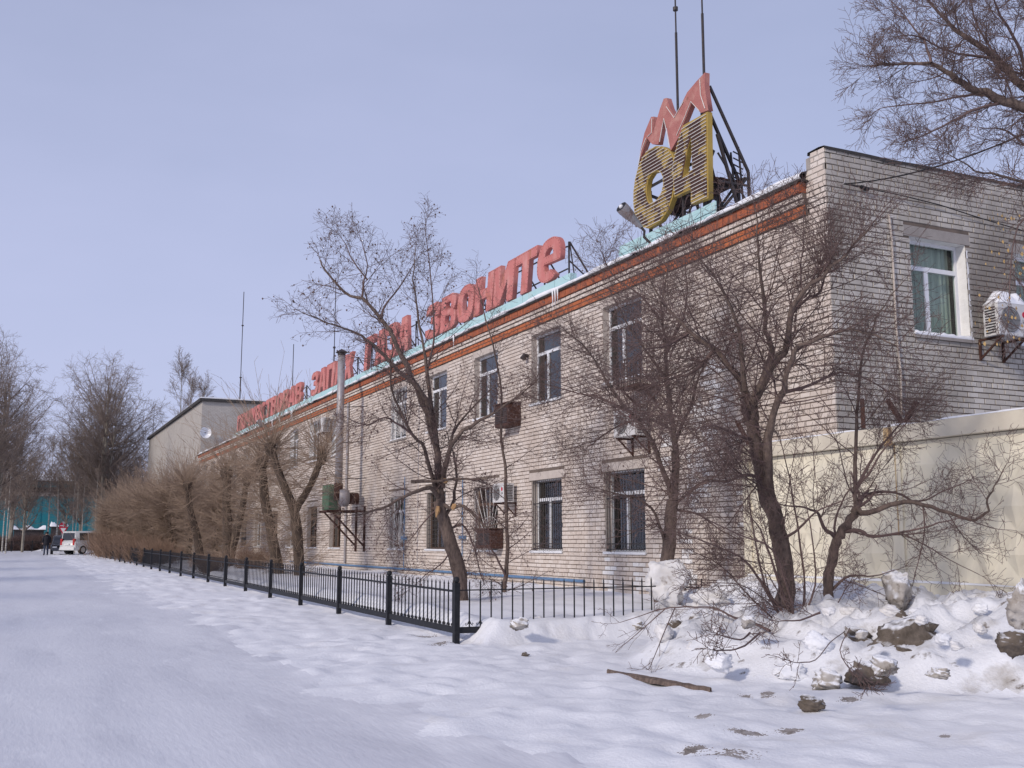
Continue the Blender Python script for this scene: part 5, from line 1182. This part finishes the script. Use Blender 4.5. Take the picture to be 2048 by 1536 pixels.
# snow-roofed sheds and dark hedge before the hall
for px, pw, ztop, y, lab in ((58, 60, 1052, 150, 'long low dark shed under thick snow before the turquoise hall'), (118, 30, 1046, 148, 'small dark kiosk under a peaked heap of snow before the turquoise hall')):
    a = on_y(px - pw / 2, 1060, y); b = on_y(px + pw / 2, 1060, y); zt_ = on_y(px, ztop, y)[2]; o = empty('shed', (a[0], y, .4), lab, 'shed')
    mb = MB(); mb.box(a[0], b[0], y, y + 3, .2, zt_ - .55); mb.build('wall', m_steel, o)
    mb = MB(); mb.box(a[0] - .2, b[0] + .2, y - .2, y + 3.2, zt_ - .549, zt_ - .45); mb.build('roof', m_roofing, o)
    n = 12; V = []
    for i in range(n + 1):
        xx = a[0] - .2 + (b[0] - a[0] + .4) * i / n; k = .35 + .25 * math.sin(i * 1.1 + px) + (.4 if px > 100 and i in (1, 10, 11) else 0)
        V += [(xx, y - .22, zt_ - .448), (xx, y - .1, zt_ - .448 + k * .8), (xx, y + 1.5, zt_ - .448 + k), (xx, y + 3.2, zt_ - .448)]
    i0 = (np.arange(n)[:, None] * 4 + np.arange(3)[None]).ravel(); put('roof_snow', np_mesh('roof_snow', V, np.stack([i0, i0+1, i0+5, i0+4], 1), smooth=True), m_roofsnow, o)
hdg = bush(19, 420, 1.5, 1.6); hdg.materials.append(m_twig)
for i, px in enumerate((-20, 5, 25, 45, 65, 82, 100, 118, 138, 160, 182, 205, 230)):
    y = 128 + (i % 3) * 2.0; p = on_y(px, 1080, y); o = empty('hedge_bush', (p[0], y, hz(p[0], y)), 'dark bare hedge bush at the far end of the street', 'bush', 'hedge at the far end', rz=i * 1.7)
    c = bpy.data.objects.new('shoots', hdg); col.objects.link(c); c.parent = o; c.scale = (1.5, 1.5, 1.25)
# low dark railing at the end of the street
rl = empty('street_railing', (0, 118, .6), 'low dark railing with arched panels across the far end of the street', 'fence')
x0, x1 = on_y(-60, 1085, 118)[0], on_y(125, 1085, 118)[0]; n = 9
mb = MB(); mb.bar((x0, 118, 1.45), (x1, 118, 1.45), .06); mb.build('rail', m_iron, rl)
for i in range(n + 1):
    xx = x0 + (x1 - x0) * i / n; mb = MB(); mb.bar((xx, 118, .3), (xx, 118, 1.6), .09); mb.build('post', m_iron, rl)
    if i < n: w_ = (x1 - x0) / n; mb = MB(); mb.tube([(xx + w_ / 2 + w_ * .42 * math.cos(R(t_)), 118, .75 + .6 * math.sin(R(t_))) for t_ in range(0, 181, 20)], .025, 5); mb.build('arch', m_iron, rl)
# road signs
def signpost(px, y, label, kind):
    p = on_y(px, 1090, y); g = hz(p[0], y); o = empty('road_sign', (p[0], y, g), label, 'sign')
    mb = MB(); mb.tube([(p[0], y, g - .1), (p[0], y, g + 2.9)], .035, 8); mb.build('post', m_galv, o)
    if kind == 'noentry':
        mb = MB(); mb.disc((p[0], y - .05, g + 2.5), (0, -1, 0), .28, .02, 24); mb.build('disc', m_red, o)
        mb = MB(); mb.box(p[0] - .18, p[0] + .18, y - .078, y - .071, g + 2.46, g + 2.54); mb.build('white_bar', m_white, o)
    else:
        mb = MB(); mb.prism([(p[0] - .4, y - .04, g + 2.35), (p[0] + .4, y - .04, g + 2.35), (p[0], y - .04, g + 1.65)], (0, -.02, 0)); mb.build('border', m_red, o)
        mb = MB(); mb.prism([(p[0] - .25, y - .066, g + 2.27), (p[0] + .25, y - .066, g + 2.27), (p[0], y - .066, g + 1.84)], (0, -.006, 0)); mb.build('face', m_white, o)
signpost(122, 112, 'red disc road sign with a white bar behind the parked cars', 'noentry')
signpost(124.5, 108, 'white triangular road sign with red border behind the parked cars', 'yield')
# ---------------------------------------------------------------- parked cars
m_cwhite = mat('white_car_paint', (.62, .62, .61), rough=.3, spec=.6); m_cgrey = mat('grey_car_paint', (.075, .08, .095), rough=.25, metal=.4, spec=.6)
m_cglass = mat('car_glass', (.012, .014, .018), rough=.08, spec=.8); m_tyre = mat('tyre', (.02, .02, .021), rough=.9); m_rim = mat('rim', (.45, .45, .46), rough=.35, metal=.7)
m_tail = mat('tail_lamp', (.42, .02, .02), rough=.25); m_head = mat('head_lamp', (.65, .66, .68), rough=.15); m_plate = mat('number_plate', (.68, .68, .66), rough=.6)
def loft(name, secs, mat_, parent, smooth=True, sub=1):
    """secs: list of (x, [(y, z)...]) half sections mirrored; x is the car's length axis"""
    V, Fc = [], []; k = len(secs[0][1]) * 2
    for x, h in secs:
        V += [(x, y, z) for y, z in h] + [(x, -y, z) for y, z in h[::-1]]
    for i in range(len(secs) - 1):
        for j in range(k - 1): Fc.append((i*k+j, i*k+j+1, (i+1)*k+j+1, (i+1)*k+j))
        Fc.append((i*k+k-1, i*k, (i+1)*k, (i+1)*k+k-1))
    Fc += [tuple(range(k))[::-1], tuple((len(secs)-1)*k + j for j in range(k))]
    me = bpy.data.meshes.new(name); me.from_pydata(V, [], Fc)
    bm = bmesh.new(); bm.from_mesh(me); bmesh.ops.bevel(bm, geom=[e for e in bm.edges if len(e.link_faces) == 2 and e.calc_face_angle(0) > .35], offset=.035, segments=2, affect='EDGES'); bm.to_mesh(me); bm.free()
    for p in me.polygons: p.use_smooth = True
    return put(name, me, mat_, parent, True)
def car(name, loc, rz, L, W, H, hood, paint, label, cat, van=False):
    o = empty(name, loc, label, cat, rz=rz); w = W / 2; b = .28; belt = H * .56; r = .33
    sec = lambda zt, s_=1.0, zb=b: [(w * .90 * s_, zb), (w * s_, zb + .18), (w * s_, zt - .12), (w * .95 * s_, zt)]
    body = loft('body', [(-L/2, sec(belt * .95, .93, b + .1)), (-L/2 + .12, sec(belt, 1)), (L/2 - hood, sec(belt + .02, 1)), (L/2 - .25, sec(belt * .88, .98)), (L/2, sec(belt * .72, .9, b + .08))], paint, o)
    g = lambda zb, zt, wb, wt: [(w * wb, zb), (w * (wb * .5 + wt * .5), zb + (zt - zb) * .5), (w * wt, zt - .05), (w * (wt - .08), zt)]
    rear = .12 if van else .35
    loft('cabin', [(-L/2 + .10, g(belt - .05, belt + .06, .94, .9)), (-L/2 + rear, g(belt - .05, H - .03, .95, .82)), (-.1, g(belt - .05, H, .95, .82)), (L/2 - hood - .55, g(belt - .05, H - .04, .95, .80)), (L/2 - hood + .15, g(belt - .05, belt + .05, .94, .88))], paint, o)
    zg0, zg1 = belt + .06, H - .16
    def quad(nm, pts, m):
        me = bpy.data.meshes.new(nm); me.from_pydata(pts, [], [tuple(range(len(pts)))]); return put(nm, me, m, o, True)
    # glazing just proud of the cabin
    xr0, xr1 = -L/2 + .095 - .012, -L/2 + rear - .012
    lean = lambda z: xr0 + (xr1 - xr0) * (z - belt) / (H - belt)
    quad('rear_window', [(lean(zg0), -w * .78, zg0), (lean(zg0), w * .78, zg0), (lean(zg1), w * .72, zg1), (lean(zg1), -w * .72, zg1)], m_cglass)
    xf0, xf1 = L/2 - hood + .15 + .02, L/2 - hood - .55 + .02
    fl = lambda z: xf0 + (xf1 - xf0) * (z - belt) / (H - belt)
    quad('windscreen', [(fl(zg0), -w * .80, zg0), (fl(zg0), w * .80, zg0), (fl(zg1), w * .72, zg1), (fl(zg1), -w * .72, zg1)], m_cglass)
    for s_ in (-1, 1):
        yl = lambda z: s_ * (w * (.95 - .13 * (z - belt) / (H - belt)) + .022)
        a, c = -L/2 + .42, L/2 - hood - .45; n = 3
        for i in range(n):
            p, q = a + (c - a) * i / n + .04, a + (c - a) * (i + 1) / n - .04
            quad('side_window', [(p, yl(zg0), zg0), (q + (.3 if i == 2 else 0), yl(zg0), zg0), (q, yl(zg1), zg1), (p, yl(zg1), zg1)], m_cglass)
        for x in (-L/2 + .78, L/2 - .82):
            mb = MB(); mb.tube([(x, s_ * (w - .2), r), (x, s_ * (w + .01), r)], r, 22); t = mb.build('tyre', m_tyre, o, local=True)
            mb = MB(); mb.tube([(x, s_ * (w - .02), r), (x, s_ * (w + .018), r)], r * .62, 16); mb.build('rim', m_rim, t, local=True)
        mb = MB(); mb.box(-L/2 - .012, -L/2 + .22, s_ * w * .78 - .1, s_ * w * .78 + .1, belt - .32, belt + (.18 if van else -.02)); mb.build('tail_lamp', m_tail, o, local=True, bevel=.02)
        mb = MB(); mb.box(L/2 - .18, L/2 + .012, s_ * w * .66 - .17, s_ * w * .66 + .17, belt * .6, belt * .74); mb.build('headlight', m_head, o, local=True, bevel=.02)
        mb = MB(); mb.box(L/2 - hood - .25, L/2 - hood - .05, s_ * (w + .02), s_ * (w + .18), belt + .05, belt + .2); mb.build('mirror', paint, o, local=True, bevel=.02)
    mb = MB(); mb.box(-L/2 - .05, -L/2 + .1, -w * .92, w * .92, b + .02, b + .26); mb.build('rear_bumper', paint, o, local=True, bevel=.04)
    mb = MB(); mb.box(L/2 - .1, L/2 + .05, -w * .9, w * .9, b, b + .24); mb.build('front_bumper', paint, o, local=True, bevel=.04)
    mb = MB(); mb.box(L/2 - .02, L/2 + .02, -w * .45, w * .45, belt * .58, belt * .72); mb.build('radiator_grille', m_black, o, local=True)
    for x, zz in ((-L/2 - .062, belt - .25), (L/2 + .06, b + .1)):
        mb = MB(); mb.box(x - .008, x + .008, -.26, .26, zz - .055, zz + .055); mb.build('number_plate', m_plate, o, local=True)
    return o
gy_ = 92.0
p = on_y(180, 1100, gy_); car('minivan', (p[0], gy_, hz(p[0], gy_)), R(38), 4.5, 1.75, 1.80, 1.0, m_cwhite, 'white minivan parked at the roadside showing its tail and flank', 'car', van=True)
p = on_y(124, 1100, gy_ + 3); car('parked_car', (p[0], gy_ + 3, hz(p[0], gy_ + 3)), R(-92), 4.3, 1.72, 1.52, 1.15, m_cgrey, 'dark grey car parked nose-on beside the white minivan', 'car')

# ---------------------------------------------------------------- pedestrian
def person(px, y, label):
    p = on_y(px, 1100, y); g = hz(p[0], y); o = empty('person', (p[0], y, g), label, 'person', rz=.15)
    J = {'pel': (0, 0, .93), 'wst': (0, 0, 1.08), 'chs': (0, -.01, 1.30), 'nck': (0, 0, 1.47), 'hed': (0, .015, 1.60), 'top': (0, .01, 1.72)}
    rad = {'pel': .15, 'wst': .155, 'chs': .185, 'nck': .085, 'hed': .10, 'top': .085}
    E_ = [('pel', 'wst'), ('wst', 'chs'), ('chs', 'nck'), ('nck', 'hed'), ('hed', 'top')]
    for s_, n in ((-1, 'l'), (1, 'r')):
        J.update({n+'hip': (s_*.10, 0, .86), n+'kne': (s_*.115, .02 + .03*s_, .47), n+'ank': (s_*.125, .06*s_, .09), n+'toe': (s_*.14, .06*s_ + .15, .045), n+'sho': (s_*.19, 0, 1.40), n+'elb': (s_*.27, -.03, 1.13), n+'wri': (s_*.25, .07, .93), n+'han': (s_*.22, .11, .87)})
        rad.update({n+'hip': .105, n+'kne': .075, n+'ank': .06, n+'toe': .05, n+'sho': .095, n+'elb': .075, n+'wri': .06, n+'han': .05})
        E_ += [('pel', n+'hip'), (n+'hip', n+'kne'), (n+'kne', n+'ank'), (n+'ank', n+'toe'), ('chs', n+'sho'), (n+'sho', n+'elb'), (n+'elb', n+'wri'), (n+'wri', n+'han')]
        for f in range(5):   # fingers
            k = f'{n}f{f}'; J[k+'a'] = (s_*(.19 + .018*f) , .13 + (.02 if f == 0 else 0), .84); J[k+'b'] = (s_*(.18 + .018*f), .15 + (.03 if f == 0 else 0), .80 + (.02 if f in (0, 4) else 0)); rad[k+'a'] = .012; rad[k+'b'] = .010; E_ += [(n+'han', k+'a'), (k+'a', k+'b')]
    names = list(J); me = bpy.data.meshes.new('body'); me.from_pydata([J[n] for n in names], [(names.index(a), names.index(b)) for a, b in E_], [])
    ob = bpy.data.objects.new('body', me); col.objects.link(ob); ob.modifiers.new('skin', 'SKIN'); sb_ = ob.modifiers.new('sub', 'SUBSURF'); sb_.levels = 2; sb_.render_levels = 2
    for i, n in enumerate(names):
        v = me.skin_vertices[0].data[i]; v.radius = (rad[n], rad[n] * (.8 if n in ('chs', 'wst', 'pel') else 1)); v.use_root = n == 'pel'
    dg = bpy.context.evaluated_depsgraph_get(); dg.update(); fin = bpy.data.meshes.new_from_object(ob.evaluated_get(dg)); bpy.data.objects.remove(ob); fin.name = 'body'
    fin.materials.clear()
    for m in (mat('jeans', (.05, .065, .10), (.035, .045, .075), 20, .9), mat('dark_jacket', (.012, .012, .018), (.02, .02, .026), 20, .85), mat('skin_tone', (.42, .26, .19), rough=.6), m_black): fin.materials.append(m)
    for q in fin.polygons:
        c = q.center; q.use_smooth = True
        q.material_index = 3 if c.z < .11 else 0 if (c.z < .84 and abs(c.x) < .2) else 2 if (c.z < .92 and abs(c.x) > .15) or (1.47 < c.z < 1.63) else 1
    b = put('body', fin, None, o, True)
    mb = MB(); mb.tube([(0, 0, .74), (0, 0, .85), (0, 0, 1.1), (0, 0, 1.32), (0, 0, 1.43)], [.23, .22, .215, .225, .13], 16); c = mb.mesh('jacket', True); put('jacket', c, fin.materials[1], o, True)
    mb = MB(); mb.ball((0, .01, 1.67), .125, 14, 8, (1, 1.05, .75)); put('fur_hat', mb.mesh('fur_hat', True), m_black, o, True)
    mb = MB(); mb.ball((0, -.03, 1.48), .13, 14, 8, (1, .9, .6)); put('hood', mb.mesh('hood', True), fin.materials[1], o, True)
    return o
person(92, 88, 'person in a dark jacket and jeans standing on the snowy street')

# ---------------------------------------------------------------- dirty snow clumps, plank, dirt
ico = bmesh.new(); bmesh.ops.create_icosphere(ico, subdivisions=4, radius=1); ico_v = np.array([v.co[:] for v in ico.verts]); ico_f = [[v.index for v in f.verts] for f in ico.faces]; ico.free()
def chunk(seed):
    """angular block: a sphere clipped by random planes"""
    r_ = random.Random(seed); v = ico_v.copy()
    for _ in range(11):
        n = np.array(norm((r_.gauss(0, 1), r_.gauss(0, 1), r_.gauss(0, 1)))); d = r_.uniform(.5, .85); t = v @ n; v = v - n[None] * np.maximum(t - d, 0)[:, None] * .93
    return v * 1.25
def noise3(p, s, seed): return (vn(p[:, 0] + 3.1 * p[:, 2], p[:, 1], s, seed) + vn(p[:, 1] - 1.7 * p[:, 2], p[:, 2] + .6 * p[:, 0], s, seed + 1)) * .5
def clump(px, py, w, h, label, m, seed, name='snow_clump', sink=.3, dpt=1.0, up=0, yy=None):
    """px, py = foot of the clump in the photo; w, h in photo pixels"""
    p = on_ground(px, py) if yy is None else on_y(px, py, yy); k = dep(p) / FPX; a, b = w * k / 2, h * k / 2
    v = chunk(seed)
    v *= (1 + .22 * noise3(v, .8, seed) + .22 * noise3(v, .36, seed + 5) + .16 * noise3(v, .15, seed + 9))[:, None]
    v = v * np.array((a, a * dpt, b)); c, s_ = math.cos(seed), math.sin(seed)
    loc = p + np.array((0, 0, b * (1 - sink) + up)); o = bpy.data.objects.new(name, None)
    me = np_mesh(name, v, np.array(ico_f), smooth=True); o = put(name, me, m); o.location = tuple(loc); o.rotation_euler = (0, 0, -YAW)
    return tag(o, label, 'snow lump')
m_whitechunk = mat('stained_snow', (.74, .74, .76), (.60, .58, .56), 3, .7, .5, 14, rust=(.20, .15, .11), rscale=2.6, rlo=.60, rhi=.70)
clump(1338, 1205, 74, 84, 'tall white snow block with a brown stain at the end of the iron fence', m_whitechunk, 3, sink=.1, dpt=.8, yy=14.35)
clump(1800, 1222, 58, 92, 'upright grey dirty snow block on the heap against the yellow wall', m_dirtsnow, 5, sink=.15)
clump(1808, 1332, 165, 84, 'long dark muddy slab of frozen snow in the face of the heap', m_mud, 7, dpt=.7, sink=.05)
clump(1700, 1314, 86, 56, 'brown muddy lump left of the long dark slab', m_mud, 11, sink=.15)
clump(1655, 1378, 58, 42, 'round grey icy lump on the road edge', m_dirtsnow, 13)
clump(1735, 1368, 70, 46, 'dark wedge-shaped dirty lump between the round icy lump and the heap', m_mud, 17)
clump(1624, 1422, 40, 34, 'small dark isolated lump lying on the open road snow', m_mud, 19)
clump(1803, 1242, 26, 22, 'tiny brown lump high on the snow heap', m_mud, 23)
clump(2046, 1250, 50, 90, 'tall grey dirty snow block at the far right end of the heap', m_dirtsnow, 29, sink=.15)
clump(2032, 1310, 60, 55, 'dark brown lump below the tall grey snow block', m_mud, 31)
clump(1975, 1335, 70, 40, 'smooth grey icy lump at the foot of the heap', m_dirtsnow, 37)
clump(1352, 1262, 34, 24, 'small dark lump just below the stained snow block', m_mud, 41)
clump(1328, 1278, 40, 30, 'white lump beside the small dark lump below the fence end', m_whitechunk, 43)
clump(1395, 1320, 50, 34, 'white snow lump with a brown shade near the fallen branch', m_whitechunk, 47)
clump(1500, 1330, 46, 34, 'clean white lump in front of the clump of shoots', m_snow, 53)
clump(1585, 1360, 60, 36, 'clean white lump near the edge of the road snow', m_snow, 59)
clump(1270, 1262, 34, 24, 'grey lump at the foot of the pickets', m_dirtsnow, 61)
clump(1420, 1215, 60, 40, 'broken white slab behind the fallen branch', m_whitechunk, 67)
clump(1880, 1355, 46, 26, 'low grey lump right of the long muddy slab', m_dirtsnow, 71)
clump(1640, 1300, 50, 40, 'white rounded lump above the round icy lump', m_snow, 73)
clump(1052, 1312, 14, 10, 'tiny dark pebble of ice near the fence corner post', m_mud, 79)
for i, (px, py, s_) in enumerate(((985, 1262, 26), (1040, 1256, 22), (1075, 1260, 30), (1125, 1256, 24), (1180, 1258, 20), (1228, 1262, 26), (1150, 1264, 16), (1010, 1266, 18))):
    o = clump(px, py, s_ * 1.5, s_, 'dirty snow crumb along the foot of the short fence side', m_dirtsnow if i % 2 else m_whitechunk, 210 + i); o['group'] = 'snow crumbs under the short fence side'
rk = random.Random(12)
for i in range(46):   # loose lumps of ploughed snow scattered over the heap
    px, py = rk.uniform(1330, 2040), rk.uniform(1200, 1350); s_ = rk.uniform(14, 38)
    o = clump(px, py, s_ * 1.3, s_, 'loose lump of ploughed snow among many on the heap', rk.choice([m_snow, m_snow, m_snow, m_whitechunk, m_dirtsnow]), 100 + i); o['group'] = 'loose lumps on the snow heap'
# broken bark slab on the road edge
a, b = on_ground(1215, 1346), on_ground(1422, 1384); n = 16; V = []; pl_ = MB()
dirv = (b - a) / np.linalg.norm(b - a); sd_ = np.array((-dirv[1], dirv[0], 0)); rr_ = random.Random(3)
for i in range(n + 1):
    t_ = i / n; c = a + (b - a) * t_; wv = .06 * (1 - abs(2 * t_ - 1)**2.2) * rr_.uniform(.55, 1.15) + .012; g = hz(a[0], a[1]) * (1 - t_) + hz(b[0], b[1]) * t_ + .02
    for s_, z_ in ((-1, -.03), (-.75, .008), (0, .022), (.7, .012), (1, -.03)): q = c + sd_ * s_ * wv; V.append((q[0], q[1], g + z_ * rr_.uniform(.8, 1.2)))
i0 = (np.arange(n)[:, None] * 5 + np.arange(4)[None]).ravel()
tag(put('bark_slab', np_mesh('bark_slab', V, np.stack([i0, i0 + 1, i0 + 6, i0 + 5], 1)), m_bark), 'long dark slab of bark lying on the snow at the road edge', 'bark slab')
for k, (px, py, w, h) in enumerate(((1455, 1512, 110, 16), (1385, 1500, 50, 8), (1580, 1462, 50, 7), (1495, 1466, 80, 6), (1405, 1434, 36, 6), (1535, 1388, 30, 8), (1490, 1396, 30, 8), (1890, 1473, 20, 3), (1700, 1398, 40, 6), (880, 1287, 40, 8), (850, 1275, 50, 5))):
    c = on_ground(px, py); rr_ = random.Random(k); kx = dep(c) / FPX; V = []; Fc = []
    dy = np.linalg.norm(on_z(px, py, 0) - on_z(px, py - h, 0)); fh = np.array((fwd[0], fwd[1], 0))
    for b in range(int(60 + w * 1.6)):   # many small frozen crumbs thinning out to the edge
        u_, v_ = rr_.gauss(0, .27), rr_.gauss(0, .27); q = c + (rgt * (u_ + .25 * v_) * w * kx) + fh * v_ * dy; sz = rr_.uniform(.005, .020) * (1.2 - min(1, math.hypot(u_, v_) * 1.5)); st_ = rr_.uniform(1.0, 3.2); g = hz(q[0], q[1]); m = len(V)
        V.append((q[0], q[1], g + .004 + sz * .25))
        for i in range(7):
            an = 2 * math.pi * i / 7; e = q + rgt * math.cos(an) * sz * st_ * rr_.uniform(.6, 1.2) + fh * math.sin(an) * sz * rr_.uniform(.6, 1.2); V.append((e[0], e[1], g - .003))
        Fc += [(m, m + 1 + i, m + 1 + (i + 1) % 7) for i in range(7)]
    me = bpy.data.meshes.new('dirt_patch'); me.from_pydata(V, [], Fc); tag(put('dirt_patch', me, m_soil), 'patch of bare dark soil showing through the road snow', kind='structure')
